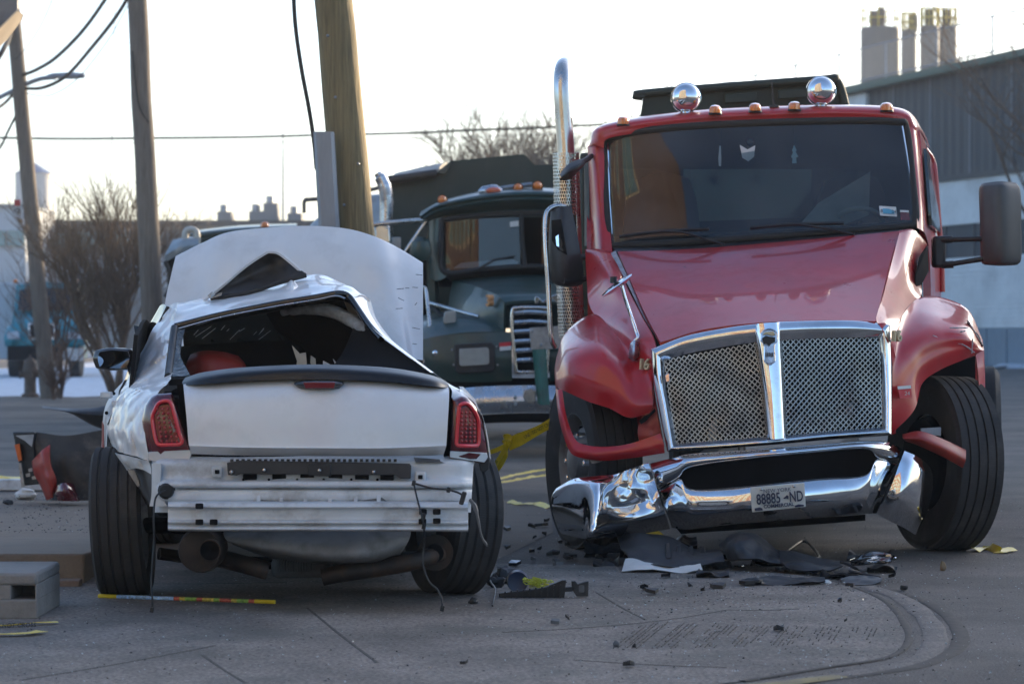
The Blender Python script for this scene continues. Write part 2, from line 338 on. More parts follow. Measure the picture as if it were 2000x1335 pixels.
while d < 117:                                       # cladding sheets, each with its ribs
    vs = []; fs = []; n_ = 20; wd = 3.3
    for i in range(n_+1):
        off = .14+(.05 if i % 4 in (1,2) else 0)+(.04 if i in (0,n_) else 0); dd = d+wd*i/n_
        vs += [WP(dd, 7.45, off), WP(dd, 11.5, off)]
    fs = [(2*i,2*i+2,2*i+3,2*i+1) for i in range(n_)]
    ob('cladding_panel', vs, fs, CORR, WB, smooth=0)
    if d > 60: wallpiece('cladding_joint', d-.06, d+.06, 7.45, 11.5, .2, M('joint steel', (.2,.19,.19), .6) if d < 63.5 else bpy.data.materials['joint steel'], .1)
    d += 3.34
wallpiece('cladding_sill', 30, 117, 7.25, 7.45, .3, CORR, .3)
wallpiece('brick_pier', 112.5, 117.5, 9.6, 11.4, .32, WBR, .2)
wallpiece('brick_band', 30, 126, 5.5, 7.25, .16, WBR, .2)
for k in range(16): wallpiece('brick_course', 30, 126, 5.54+k*.108, 5.54+k*.108+.085, .19, WBR, .05)
wallpiece('dark_band', 30, 126, 4.2, 5.5, .08, DARKW, .1)
for k in range(26): wallpiece('window_mullion', 60+k*2.4, 60.12+k*2.4, 4.2, 5.5, .15, CORR, .08)
wallpiece('siding_back', 30, 126, 1.45, 4.2, .1, WBR, .1)
for k in range(15): wallpiece('siding_board', 30, 126, 1.47+k*.18, 1.47+k*.18+.165, .16, WBR, .06)
wallpiece('base_wall', 30, 126, 0, 1.45, .22, BLUEG, .2)
for k in range(40): wallpiece('base_rib', 62+k*1.6, 62.2+k*1.6, .05, 1.42, .27, BLUEG, .1)
wallpiece('downpipe', 97.9, 98.5, 0, 5.6, .4, DARKW, .2)
a = WB; wallpiece('eave', 28, 127, 11.45, 11.75, .75, EAVE, 6.8, .02)
fe = T('rooftop_fence', 'tall chain link fence running along the warehouse roof', 'fence', WP(100,11.75))
for k in range(18):
    p = WP(60+k*4.6, 11.7, .3); MB().tube([p, p+Vector((0,0,1.65))], .045, 6).ob('fence_post', GALV, fe)
for z in (11.95, 13.3):
    MB().tube([WP(50,z,.3), WP(138,z,.3)], .035, 6).ob('fence_rail', GALV, fe)
fm = MB(); 
for k in range(260):
    d0 = 66+k*.26
    for sg in (1,-1): fm.tube([WP(d0,11.95,.3), WP(d0+sg*1.3,13.3,.3)], .006, 3, caps=False)
tag(fm.ob('fence_mesh', GALV, fe), kind='stuff')
# ---- silos behind it
SILO = M('concrete grey silo steel', (.13,.13,.128), .7, var=.12, scale=.4, stretch=(1,1,.2)); YR = M('yellow safety rail', (.6,.46,.05), .6)
def silo(x0, x1, ytop, d, hats, label, name='silo'):
    r = (x1-x0)/2*d/F; c = P((x0+x1)/2, ytop, d); t = T(name, label, 'silo', (c.x, c.y, 0), 'silos above the warehouse')
    MB().lathe([(r,0),(r,c.z-.2),(r*.97,c.z),(.05,c.z+.15)], (c.x,c.y,0), 'Z', 28).ob('shell', SILO, t)
    for hx, hw, hy in hats:
        q = P(hx, ytop, d); hr = hw/2*d/F; hh = (ytop-hy)*d/F
        MB().lathe([(hr*.9,0),(hr*.9,hh*.25),(hr,hh*.3),(hr,hh*.85),(hr*.8,hh)], (q.x,q.y-r*.2,q.z-.1), 'Z', 14).ob('dust_filter', DARKW, t)
    mb = MB(); 
    for k in range(14):
        an = 2*math.pi*k/14; b = Vector((c.x+r*.96*math.cos(an), c.y+r*.96*math.sin(an), c.z)); mb.tube([b, b+Vector((0,0,1.05))], .035, 4)
    for zz in (.5, 1.05): mb.tube([Vector((c.x+r*.96*math.cos(2*math.pi*k/28), c.y+r*.96*math.sin(2*math.pi*k/28), c.z+zz)) for k in range(29)], .035, 4)
    mb.ob('guard_rail', YR, t)
silo(1681,1757,55,150,((1706,20,19),(1720,18,14)), 'widest grey silo with two filters on its top, leftmost above the warehouse')
silo(1760,1790,60,158,((1784,18,25),), 'narrow grey silo between the two wide ones')
silo(1797,1834,52,150,((1814,20,15),), 'grey silo with one filter, second from the right')
silo(1830,1869,53,152,((1847,17,15),), 'rightmost grey silo with one filter and yellow rails')
# ---- far left: long low building, glazed block, water tank, mast
LB = T('depot_building', 'long low grey depot building far behind the poles', 'building', P(330,690,150))
LGREY = M('grey depot wall', (.2,.205,.21), .8, var=.12, scale=.5); LWH = M('pale depot wall', (.5,.53,.56), .8, var=.1, scale=.4); TGL = M('teal glazing', (.16,.3,.32), .2, var=.2, scale=1)
def fbox(name, x0, x1, y0, y1, d, dep, mat, par, bev=0):
    a = P(x0,y1,d); b = P(x1,y0,d); return MB().box(((a.x+b.x)/2, d+dep/2, (a.z+b.z)/2), (b.x-a.x, dep, b.z-a.z)).ob(name, mat, par, smooth=0, bevel=bev)
fbox('wall', 60, 660, 440, 694, 150, 14, LGREY, LB); fbox('roof_edge', 55, 665, 430, 441, 149.6, 15, DARKW, LB)
fbox('lower_wall', 60, 420, 500, 694, 149.5, .4, LWH, LB)
for k in range(12): fbox('window', 66+k*21, 84+k*21, 455, 487, 149.7, .2, TGL, LB)
for k in range(5): fbox('roller_door', 110+k*60, 150+k*60, 560, 694, 149.2, .2, LGREY, LB)
GB = T('glazed_block', 'pale blue grey block with green glass, at the left edge', 'building', P(10,690,140))
fbox('wall', -140, 50, 402, 694, 140, 9, LWH, GB); fbox('parapet', -142, 52, 398, 404, 139.8, 9.4, BLUEG, GB)
for k in range(5): fbox('window', -130+k*36, -98+k*36, 450, 480, 139.8, .2, TGL, GB)
WT = T('water_tank', 'white round water tank with pointed blue roof', 'tank', P(66,690,210))
c = P(66,340,210); r_ = 36*210/F
MB().lathe([(r_,c.z-6),(r_,c.z),(r_*1.02,c.z+.02)], (c.x,c.y,0), 'Z', 28).ob('tank', M('white tank', (.58,.56,.54), .7, var=.1), WT)
MB().lathe([(r_*1.06,c.z+.03),(.05,c.z+.95)], (c.x,c.y,0), 'Z', 28).ob('roof', M('blue tank roof', (.12,.18,.3), .6), WT)
for k in range(4): MB().tube([(c.x+r_*.8*math.cos(k*1.57+.8), c.y+r_*.8*math.sin(k*1.57+.8), 0), (c.x+r_*.8*math.cos(k*1.57+.8), c.y+r_*.8*math.sin(k*1.57+.8), c.z-6)], .2, 8).ob('leg', DARKW, WT)
ms = T('mast', 'thin grey radio mast above the depot roof', 'mast', P(553,694,160)); q = P(553,694,160)
MB().tube([(q.x,q.y,0),(q.x,q.y,P(553,330,160).z),(q.x,q.y,P(553,235,160).z)], [.12,.08,.04], 6).ob('pole', GALV, ms)
for i, (x, y, yy) in enumerate(((438,430,405),(500,430,404),(528,430,388),(575,430,408))):
    fbox('roof_unit', x-14, x+14, yy+8, 431, 154, 2, LGREY, LB); 
    q = P(x, yy+8, 155); MB().tube([q, q+Vector((0,0,.4))], .25, 8).ob('vent', GALV, LB)
# ---- brick building across the street, behind the photographer (it shows in the glass and chrome)
BB = T('brick_building', 'tall sunlit brown brick building across the street behind the viewer', 'building', (-14,-5,0))
bk = bpy.data.materials.new('brown brick'); bk.use_nodes = True; t_ = bk.node_tree; bt = t_.nodes.new('ShaderNodeTexBrick'); bt.inputs['Scale'].default_value = 1
bt.inputs['Color1'].default_value = (.2,.105,.065,1); bt.inputs['Color2'].default_value = (.15,.08,.05,1); bt.inputs['Mortar'].default_value = (.2,.17,.14,1); bt.inputs['Brick Width'].default_value = .22; bt.inputs['Row Height'].default_value = .075; bt.inputs['Mortar Size'].default_value = .008
tc_ = t_.nodes.new('ShaderNodeTexCoord'); mp_ = t_.nodes.new('ShaderNodeMapping'); mp_.inputs['Rotation'].default_value = (R(90),0,0); t_.links.new(tc_.outputs['Object'], mp_.inputs[0]); t_.links.new(mp_.outputs[0], bt.inputs[0]); t_.links.new(bt.outputs[0], t_.nodes['Principled BSDF'].inputs['Base Color']); t_.nodes['Principled BSDF'].inputs['Roughness'].default_value = .9
MB().box((-14.5,-9,13), (26,8,26)).ob('wall', bk, BB, smooth=0)
MB().box((-14.5,-4.9,26.1), (26.4,.5,.5)).ob('cornice', LWH, BB, smooth=0)
for fl in range(7):
    for k in range(7):
        x = -25.5+k*3.6; z = 2.2+fl*3.5
        w_ = MB().box((x,-4.97,z), (1.7,.12,2)).ob('window', TGL, BB, smooth=0)
        f_ = MB()
        for dx, dz, sx_, sz_ in ((0,1.05,1.95,.12),(0,-1.05,1.95,.12),(-.93,0,.12,2.1),(.93,0,.12,2.1),(0,0,.06,2)): f_.box((x+dx,-4.93,z+dz), (sx_,.16,sz_))
        f_.ob('frame', CREAM, w_, smooth=0)
# ---- utility poles and wires
def pole(label, pts, d, r, mat, name='utility_pole'):
    b = P(*pts[0], d); top = P(*pts[1], d); k = b.z/(top.z-b.z); base = b-(top-b)*k; tip = top+(top-b)*.5
    t = T(name, label, 'utility pole', base, 'utility poles along the road'); n_ = 20; path = [base.lerp(tip, i/n_)+Vector((.02*noise.noise(Vector((i*.4,d,0))), 0, 0)) for i in range(n_+1)]
    MB().tube(path, [r*(1.08-.2*i/n_) for i in range(n_+1)], 16).ob('shaft', mat, t); return t
p1 = pole('dark thin utility pole beside the hydrant, leftmost', ((88,700),(32,100)), 51, .15, WOOD)
p2 = pole('grey weathered utility pole behind the white car, between the bush and hood', ((297,600),(268,0)), 39, .155, WOOD)
p3 = pole('thick yellowish utility pole with metal cable guard', ((692,450),(650,0)), 21.6, .168, WOODY)
p = [P(613,258,21.35), P(653,258,21.35), P(668,470,21.35), P(625,470,21.35)]
lo = (p[3]-p[0]).normalized()
cg = MB(); prof = [(-.085,.06),(-.085,-.03),(-.06,-.055),(.055,-.055),(.08,-.03),(.08,.06)]; c0 = (p[0]+p[1])/2; vs = []
for s_ in range(2):
    for x, y in prof: vs.append(c0+lo*(1.9*s_)+Vector((x,y,0)))
cg.add(vs, [(i,i+1,i+7,i+6) for i in range(5)]).ob('cable_guard', GALV, p3)
pipe('cable', [(572,-60,21.3),(576,40,21.3),(588,130,21.3),(603,210,21.32),(613,275,21.35),(618,330,21.4)], .017, WIRE, p3, 8, 20)
for x, y in ((640,70),(655,190),(700,320),(672,400)): 
    q = P(x, y, 21.42); MB().ball(q, .012, 8).ob('nail', GALV, p3)
pipe('wire_staple', [(258,100,38.83),(270,200,38.83),(290,240,38.83)], .012, WIRE, p2, 6, 10)
def wire(label, pts, r, k=24, grp='overhead wires'):
    o = pipe('overhead_wire', pts, r, WIRE, None, 6, k); tag(o, label, 'wire', grp)
wire('upper thick overhead cable rising from the thin pole', [(44,147,51),(72,136,50),(110,112,48),(160,62,46),(205,0,44),(240,-60,42)], .035)
wire('lower thick overhead cable crossing the street lamp arm', [(48,173,51),(85,171,50.5),(130,148,50),(180,92,47),(230,28,44),(275,-50,42)], .035)
wire('thin overhead wire sagging below the thick cables', [(50,182,51),(95,187,50),(150,155,48),(210,80,45),(250,10,43)], .009)
wire('long level overhead wire crossing behind all the poles', [(-60,268,60),(120,271,60),(270,270,60),(470,268,60),(620,264,60),(800,260,60),(900,255,60),(1085,248,60),(1300,236,60),(1500,225,60)], .03, 50)
wire('faint second level wire just below the long one', [(-60,280,70),(270,279,70),(620,276,70),(1085,262,70)], .008)
wire('thin vertical looking wire between the two left poles', [(226,-40,60),(222,120,60),(219,260,60),(214,380,60)], .008)
wire('coiled cable left of the thin pole top', [(-30,150,50),(5,100,50),(24,55,51),(35,20,51)], .05)
wire('wire sagging to the left edge under the lamp arm', [(-30,226,50),(5,205,50.5),(24,186,51)], .03)
wire('lowest wire running from the thin pole to the left edge', [(-30,320,50),(0,288,50.5),(15,258,50.8),(30,228,51)], .025)
wire('fine wire from the pole top to the right', [(26,120,51),(50,95,50),(80,50,48),(106,-10,46)], .007)
sl2 = T('street_lamp', 'grey street lamp arm reaching right from the thin pole', 'street lamp', P(45,165,51))
pipe('arm', [(-20,200,51),(20,180,51),(50,165,51),(80,154,51),(110,151,51)], .045, GALV, sl2, 8, 16)
MB().lathe([(.02,-.35),(.05,-.25),(.07,.1),(.05,.35),(.02,.38)], P(128,148,51), 'X', 12).ob('lamp_head', GALV, sl2)
sg = T('no_parking_sign', 'small red and white sign strapped to the thin pole', 'sign', P(34,403,50.8))
plate('sign_panel', [(27,389,50.75),(40,389,50.75),(41,419,50.75),(28,419,50.75)], .02, PAPER, sg, 0)
plate('sign_header', [(28,390,50.73),(39.5,390,50.73),(39.7,402,50.73),(28.2,402,50.73)], .01, STREDD, sg, 0)
mb = MB(); mb.tube([P(34+4*math.cos(a/8*6.283),411+4.5*math.sin(a/8*6.283),50.72) for a in range(9)], .012, 4); mb.ob('arrow_mark', INK, sg)
cs = T('sign_box', 'corner of a grey metal box hanging in the top left', 'sign', P(10,20,9))
plate('panel', [(-120,-60,9),(35,-60,9),(34,18,9),(0,52,9),(-120,160,9)], .03, M('grey box steel', (.25,.26,.28), .5, var=.2, dirt=(.06,.05,.05), damt=.6), cs, .004)
q = P(-105,0,9.06); MB().tube([(q.x,q.y,0),(q.x,q.y,3.2)], .035, 10).ob('post', GALV, cs)
plate('underside_lip', [(-120,162,9.02),(0,54,9.02),(34,20,9.02),(31,30,9.06),(0,72,9.1),(-120,185,9.1)], .12, M('lit edge steel', (.6,.52,.42), .5), cs, .003)  # warm pale colour stands in for light on the lower edge
# ---- fire hydrant
hy = T('fire_hydrant', 'rusty fire hydrant standing beside the thin pole', 'fire hydrant', G(59,775)); b = G(59,775)
HYD = M('rusty hydrant paint', (.13,.1,.08), .8, var=.3, scale=10, dirt=(.2,.1,.05), damt=.6)
MB().lathe([(.17,0),(.17,.06),(.12,.08),(.115,.48),(.15,.5),(.15,.55),(.135,.58),(.12,.68),(.07,.76),(.03,.78),(.03,.84)], b, 'Z', 16).ob('barrel', HYD, hy)
for sx in (-1,1): MB().lathe([(.06,sx*.08),(.06,sx*.17),(.075,sx*.17),(.075,sx*.21)], b+Vector((0,0,.44)), 'X', 10).ob('side_nozzle', HYD, hy)
MB().lathe([(.085,-.1),(.085,-.17),(.1,-.17),(.1,-.21)], b+Vector((0,0,.42)), 'Y', 10).ob('front_nozzle', HYD, hy)
# ---- bare trees and shrubs
def tree(name, label, base, h, r0, spread, lev, seed, nb=4, cat='tree', up=.35, stems=1, mat=BARK, grp='bare winter trees', twig=1.0, lim=9000, ln=.62):
    rnd = random.Random(seed); t = T(name, label, cat, base, grp); tr = MB(); cw = MB(); cnt = [0]
    def grow(p, dr, L, r, k, mbx):
        if cnt[0] > lim: return
        cnt[0] += 1; n_ = 4; q = p.copy(); path = [q.copy()]; dd = dr.copy()
        for i in range(n_):
            dd = (dd+Vector((rnd.uniform(-1,1),rnd.uniform(-1,1),rnd.uniform(-.6,1)*up))*.22).normalized(); q = q+dd*L/n_; path.append(q.copy())
        mbx.tube(path, [r*(1-.45*i/n_) for i in range(n_+1)], 7 if k == lev else (5 if k > 1 else 3), caps=False)
        if k == 0: return
        for b_ in range(nb+(k == lev)):
            f = rnd.uniform(.3,1); i = min(int(f*n_), n_-1); pp = path[i].lerp(path[i+1], f*n_-i)
            ax = Vector((rnd.uniform(-1,1),rnd.uniform(-1,1),rnd.uniform(-.2,.5))).normalized()
            nd = (dd*(1-spread)+ax*spread+Vector((0,0,up*.4))).normalized(); grow(pp, nd, L*rnd.uniform(ln-.12,ln+.1), max(r*.5,.004*twig), k-1, cw)
        grow(path[-1], dd, L*ln, r*.55, k-1, cw)
    for s_ in range(stems):
        a = Vector((rnd.uniform(-1,1),rnd.uniform(-1,1),0))*(.3 if stems > 1 else .06)
        grow(Vector(base)+a*.4*r0*5, (Vector((0,0,1))+a).normalized(), h*.42, r0*(1 if s_ == 0 else rnd.uniform(.5,.9)), lev, tr)
    tr.ob('trunk', mat, t, smooth=60); cw.ob('crown', mat, t, smooth=0); return t
BUSHB = M('reddish brown twigs', (.16,.1,.07), .9, var=.3, scale=8)
tree('bare_tree', 'many stemmed bare tree between the two left poles', G(228,790), 4.4, .07, .45, 4, 3, 4, stems=6, twig=.7)
tree('bare_tree', 'bare brushy tree behind the thin pole by the hydrant', G(118,777), 3.7, .05, .48, 4, 8, 3, stems=4, twig=.7, mat=BUSHB)
tree('bare_shrub', 'low reddish shrub at the foot of the thin pole', G(105,780), 1.1, .025, .6, 3, 12, 3, 'shrub', stems=6, mat=BUSHB)
tree('bare_tree', 'pale bare tree standing behind the green truck bed', P(990,690,80)*Vector((1,1,0)) if 0 else Vector((P(1010,690,80).x,80,0)), 8.6, .13, .45, 5, 21, 4, twig=2.5, lim=2500)
tree('bare_tree', 'wide bare tree just left of the red truck stack', Vector((P(1075,690,85).x,85,0)), 8.8, .13, .45, 5, 25, 4, twig=2.5, lim=2500)
tree('bare_tree', 'bare treetop between chrome stack and round roof lamp', Vector((P(1225,690,90).x,90,0)), 11.6, .16, .5, 5, 31, 4, twig=3, lim=4000)
tree('bare_tree', 'bare tree overhanging the warehouse eave at the right edge', Vector((P(2110,690,60).x,60,0)), 10.8, .14, .55, 5, 44, 3, twig=1.2, lim=2600)
tree('bare_tree', 'faint bare tree between grey pole and yellowish pole', Vector((P(345,690,120).x,120,0)), 7.2, .16, .5, 4, 52, 4, twig=3)
# ================================================================ THE WHITE CAR
U = Vector((-.074, 1, 0)).normalized(); UX = Vector((1, .074, 0)).normalized()     # the car's forward and right
CAR = T('wrecked_sedan', 'wrecked white sedan seen from behind with raised hood and missing rear bumper', 'car', (P(590,1100,12.3).x, 12.3, 0))
def rails(x):  return x
# -- floor, sides, interior shell
rc = Vector((-1.0, 12.1, 0))
def cpt(f, s, z): return rc+U*f+UX*s+Vector((0,0,z))     # forward, right, up in the car's frame
def cbox(name, f0, f1, s0, s1, z0, z1, mat, par=CAR, bevel=.02):
    return MB().hexa([cpt(f0,s0,z0),cpt(f0,s1,z0),cpt(f1,s1,z0),cpt(f1,s0,z0),cpt(f0,s0,z1),cpt(f0,s1,z1),cpt(f1,s1,z1),cpt(f1,s0,z1)]).ob(name, mat, par, bevel=bevel)
cbox('floor_pan', .95, 4.6, -.75, .72, .28, .36, DARK)
cbox('boot_floor', .12, .95, -.62, .66, .42, .46, DARK)
cbox('bulkhead', 3.45, 3.5, -.78, .78, .3, .92, DARK)
cbox('engine', 3.7, 4.5, -.4, .4, .4, .78, DARK)
cbox('parcel_shelf', .75, 1.25, -.68, .72, .93, .95, DARK)
# body sides in the car's frame: stations forward with (z, side offset)
def side(name, sgn, f0, f1, mat, dent=0, zb=.32, zt=.98, wmax=.9):
    rows = []
    for z in (zt, zt-.06, .75, .5, zb):
        k = wmax-(.07 if z == zt else .02 if z > .85 else 0 if z > .6 else .03 if z > .4 else .08)
        rows.append([cpt(f0+(f1-f0)*i/4, sgn*k, z) for i in range(5)])
    return panel(name, rows, mat, CAR, t=.03, n=(14,24), back=-UX*sgn, world=True, dent=dent, dfreq=3)
side('front_door', -1, 2.0, 3.15, WHITE, .02); side('front_door', 1, 2.0, 3.15, WHITE)
side('rear_door', 1, 1.2, 1.98, WHITE); side('front_fender', 1, 3.17, 4.5, WHITE, .03, .55, .95); side('front_fender', -1, 3.17, 4.4, WHITE, .04, .55, .95)
panel('quarter_panel', [[cpt(0.05,.76,1.0),cpt(.3,.8,1.0),cpt(.8,.82,1.0),cpt(1.18,.82,.98)],[cpt(0.0,.82,.92),cpt(.3,.86,.93),cpt(.8,.87,.93),cpt(1.18,.87,.92)],[cpt(0.02,.84,.76),cpt(.3,.88,.8),cpt(.8,.9,.82),cpt(1.18,.9,.75)],[cpt(.1,.8,.58),cpt(.3,.85,.66),cpt(.8,.88,.78),cpt(1.18,.88,.5)]], WHITE, CAR, t=.02, n=(10,16), back=-UX, world=True)
# -- crumpled left quarter panel
panel('crumpled_quarter_panel', [
 [(322,602,13.7),(330,596,13.65),(338,592,13.6),(345,590,13.55)],
 [(300,640,13.6),(315,640,13.5),(328,640,13.4),(341,640,13.3)],
 [(268,700,13.4),(290,700,13.2),(315,700,13.0),(334,700,12.9)],
 [(243,748,13.2),(268,745,12.85),(300,742,12.7),(332,740,12.55)],
 [(224,786,13.0),(245,780,12.6),(270,772,12.4),(306,768,12.22)],
 [(209,838,12.95),(230,835,12.5),(255,835,12.25),(280,820,12.12)],
 [(214,866,12.95),(232,882,12.5),(260,890,12.25),(292,900,12.12)]], WHITE, CAR, t=.012, n=(60,34), dent=.04, dfreq=7.5, ridge=True, smooth=24)
plate('torn_hole', [(307,676,13.36),(318,668,13.36),(324,671,13.36),(316,679,13.36),(309,683,13.36)], .01, DARK, CAR, 0)
# -- left door pillar, hinges, open door frame
panel('door_shut_pillar', [[(243,742,13.3),(238,752,13.2),(232,762,13.15)],[(222,765,13.3),(226,775,13.15),(230,785,13.05)],[(206,792,13.3),(212,800,13.1),(218,806,13.05)],[(200,830,13.3),(206,835,13.1),(210,840,13.0)],[(197,905,13.3),(202,902,13.1),(208,896,13.0)]], WHITEB, CAR, t=.5, n=(24,8), back=U)
plate('door_edge_reflection', [(199,822,13.08),(203,830,13.06),(203,896,13.06),(198,905,13.1)], .01, REDP, CAR, 0)  # red strip painted in for a warm reflection on the door edge
for y in (771, 788):
    q = P(212, y-4+(y>780)*0, 13.0); MB().box(P(208+(y>780)*22,y,13.0), (.055,.06,.032)).ob('door_hinge', WHITEB, CAR, bevel=.008)
for x, y in ((222,768),(208,806)): MB().lathe([(.009,0),(.009,.004)], P(x,y,13.05), 'Y', 10).ob('bolt_hole', DARK, CAR)
panel('window_frame', [[(313,596,13.9),(320,594,13.8),(327,602,13.7)],[(290,636,14.1),(301,640,13.9),(306,645,13.7)],[(262,690,14.3),(278,695,14.0),(282,703,13.65)],[(242,745,14.4),(252,752,14.0),(252,760,13.5)]], BLKG, CAR, t=.05, n=(20,8))
pipe('window_seal', [(329,600,13.68),(305,650,13.62),(275,712,13.4),(250,752,13.22),(231,792,13.02),(214,830,12.97)], .013, RUBBER, CAR, 8, 24)
plate('glass_shard', [(261,634,14.2),(284,641,14.2),(276,680,14.1),(268,678,14.1)], .006, GLASSC, CAR, 0)
mi = panel('side_mirror', [[(186,684,14.5),(215,679,14.45),(256,681,14.5)],[(181,700,14.5),(218,700,14.38),(262,700,14.5)],[(187,719,14.5),(215,723,14.45),(250,722,14.5)]], BLKG, CAR, t=.14, n=(14,18), bevel=.01)
panel('mirror_glass', [[(194,687,14.33),(222,684,14.36),(250,686,14.39)],[(191,701,14.32),(222,702,14.35),(253,701,14.38)],[(195,717,14.31),(220,719,14.34),(246,718,14.37)]], MIRROR, mi, t=.006, n=(10,12))
pipe('mirror_arm', [(250,712,14.6),(268,722,14.5),(278,735,14.2)], .03, BLKG, CAR, 8)
# -- roof, headliner, pillars
roof = panel('roof', [
 [(343,636,13.3),(430,613,13.3),(530,592,13.3),(620,577,13.3),(672,570,13.3),(694,580,13.35)],
 [(343,612,13.55),(430,594,13.6),(530,571,13.6),(620,556,13.6),(680,560,13.6),(708,577,13.6)],
 [(346,592,13.9),(415,578,14.1),(530,556,14.1),(612,535,14.1),(665,554,14.1),(724,588,13.9)],
 [(352,600,15),(430,588,15.2),(530,566,15.2),(612,553,15.2),(660,565,15.2),(716,605,15)]], WHITE, CAR, t=.02, n=(30,44), back=(0,.3,-1), dent=.014, dfreq=4)
panel('headliner', [
 [(350,645,13.34),(430,622,13.36),(530,601,13.36),(620,586,13.36),(668,579,13.36),(688,588,13.4)],
 [(350,640,14.2),(430,615,14.2),(530,595,14.2),(620,580,14.2),(668,585,14.2),(700,605,14.2)],
 [(356,640,15),(430,620,15.1),(530,605,15.1),(620,595,15.1),(660,600,15.1),(705,620,15)]], DARK, CAR, t=.02, n=(8,16), back=(0,.3,-1))
pipe('roof_edge_trim', [(342,637,13.29),(430,615,13.285),(530,595,13.285),(620,580,13.285),(660,573,13.285),(680,578,13.3),(697,600,13.24),(722,636,13.08),(745,662,12.95)], .017, BLKG, CAR, 8, 40)
pipe('roof_edge_chrome', [(345,643,13.27),(430,620,13.265),(530,600,13.265),(620,585,13.265),(655,578,13.265),(674,583,13.27)], .006, STEEL, CAR, 6, 30)
panel('rear_pillar', [[(690,577,13.36),(707,578,13.6),(724,588,13.85)],[(704,603,13.2),(722,610,13.4),(733,618,13.6)],[(724,636,13.05),(738,638,13.2),(750,645,13.35)],[(752,662,12.88),(762,662,13.0),(770,668,13.1)],[(800,697,12.65),(808,698,12.72),(812,702,12.8)],[(841,727,12.4),(848,728,12.46),(852,732,12.5)]], WHITE, CAR, t=.02, n=(36,10), dent=.008, dfreq=6)
panel('rear_pillar_trim', [[(700,612,13.34),(712,628,13.26),(724,646,13.16)],[(690,640,13.3),(718,655,13.15),(752,664,12.95)],[(668,690,13.1),(735,693,12.9),(800,699,12.68)],[(640,727,12.75),(740,728,12.6),(838,728,12.45)]], DARK, CAR, t=.015, n=(16,14))
plate('inner_pillar_cover', [(667,578,13.5),(676,577,13.5),(706,630,13.4),(722,650,13.3),(716,655,13.3),(690,632,13.42)], .02, M('beige trim', (.3,.29,.27), .8), CAR)
pipe('curtain_airbag', [(552,610,13.6),(580,603,13.55),(612,602,13.5),(645,607,13.45),(672,618,13.4),(700,635,13.3),(722,653,13.2),(738,664,13.1)], [.02,.032,.034,.034,.033,.03,.022,.01], M('nylon airbag', (.34,.36,.38), .8, var=.3, scale=30, bump=.6, bscale=25), CAR, 10, 30)
sf = MB().tube([P(562,566,13.72),P(568,566,13.7)], .01, 6)
fin = panel('shark_fin_antenna', [[(553,568,13.62),(560,566,13.58),(570,567,13.56),(580,566,13.6),(586,565,13.64)],[(558,558,13.66),(563,556,13.62),(570,556,13.6),(577,556,13.63),(582,557,13.66)],[(565,545,13.75),(566,543,13.74),(568,541,13.73),(571,543,13.74),(572,546,13.75)]], WHITE, CAR, t=.16, n=(10,14))
flap = panel('sunroof_flap', [[(405,582,13.82),(440,556,13.82),(480,523,13.82),(520,496,13.82),(540,494,13.82)],[(430,583,13.76),(470,556,13.8),(505,534,13.86),(545,510,13.86),(562,508,13.84)],[(450,577,13.7),(490,568,13.72),(530,556,13.76),(565,543,13.76),(600,536,13.78)]], BLK, CAR, t=.02, n=(14,24), dent=.03, dfreq=7)
pipe('flap_edge', [(398,586,13.81),(436,556,13.8),(478,520,13.8),(517,494,13.8),(530,491,13.8),(545,494,13.8),(566,510,13.8),(590,531,13.8)], .012, WHITE, flap, 6, 30)
pipe('flap_seal', [(412,582,13.72),(480,573,13.68),(540,553,13.68),(598,537,13.7)], .014, RUBBER, flap, 6, 20)
plate('torn_metal', [(405,577,13.7),(414,569,13.7),(420,575,13.68),(434,570,13.68),(432,577,13.68),(411,583,13.7)], .01, ALU, CAR, 0)
# -- rear window surround, broken glass edge
pipe('window_surround', [(341,640,13.26),(337,672,13.1),(333,705,12.9),(329,735,12.68)], .02, BLK, CAR, 8, 14)
panel('broken_glass_edge', [[(343,642,13.24),(352,643,13.24),(361,642,13.24)],[(338,675,13.08),(346,672,13.08),(353,678,13.08)],[(334,705,12.88),(342,706,12.88),(354,700,12.88)],[(329,734,12.66),(340,735,12.66),(372,733,12.66)]], M('crazed black glass', (.06,.075,.085), .25, var=.6, scale=25, bump=.8, bscale=30), CAR, t=.008, n=(24,8), dent=.012, dfreq=14)
panel('cowl_shelf', [[(330,740,12.6),(480,738,12.6),(615,737,12.6),(750,738,12.6),(850,742,12.5)],[(340,735,12.7),(480,728,12.75),(615,724,12.75),(750,726,12.75),(846,735,12.6)]], DARK, CAR, t=.03, n=(4,16), back=(0,0,-1))
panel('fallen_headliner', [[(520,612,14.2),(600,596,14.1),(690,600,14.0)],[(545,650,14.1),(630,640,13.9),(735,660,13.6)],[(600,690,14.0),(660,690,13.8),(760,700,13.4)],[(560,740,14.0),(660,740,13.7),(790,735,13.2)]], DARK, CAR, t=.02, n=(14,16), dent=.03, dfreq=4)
panel('cabin_blackout', [[(530,585,14.9),(620,572,14.9),(720,590,14.9)],[(555,660,14.8),(640,660,14.8),(745,670,14.7)],[(560,745,14.7),(650,745,14.7),(780,740,14.6)]], DARK, CAR, t=.03, n=(8,10), dent=.03)  # added opaque panel, stops the white hood showing through the cabin
panel('rear_seat_back', [[(352,676,14.2),(450,668,14.2),(560,664,14.2),(640,672,14.1)],[(350,745,14.0),(450,745,13.9),(560,745,13.9),(660,745,13.9)]], DARK, CAR, t=.12, n=(8,16))
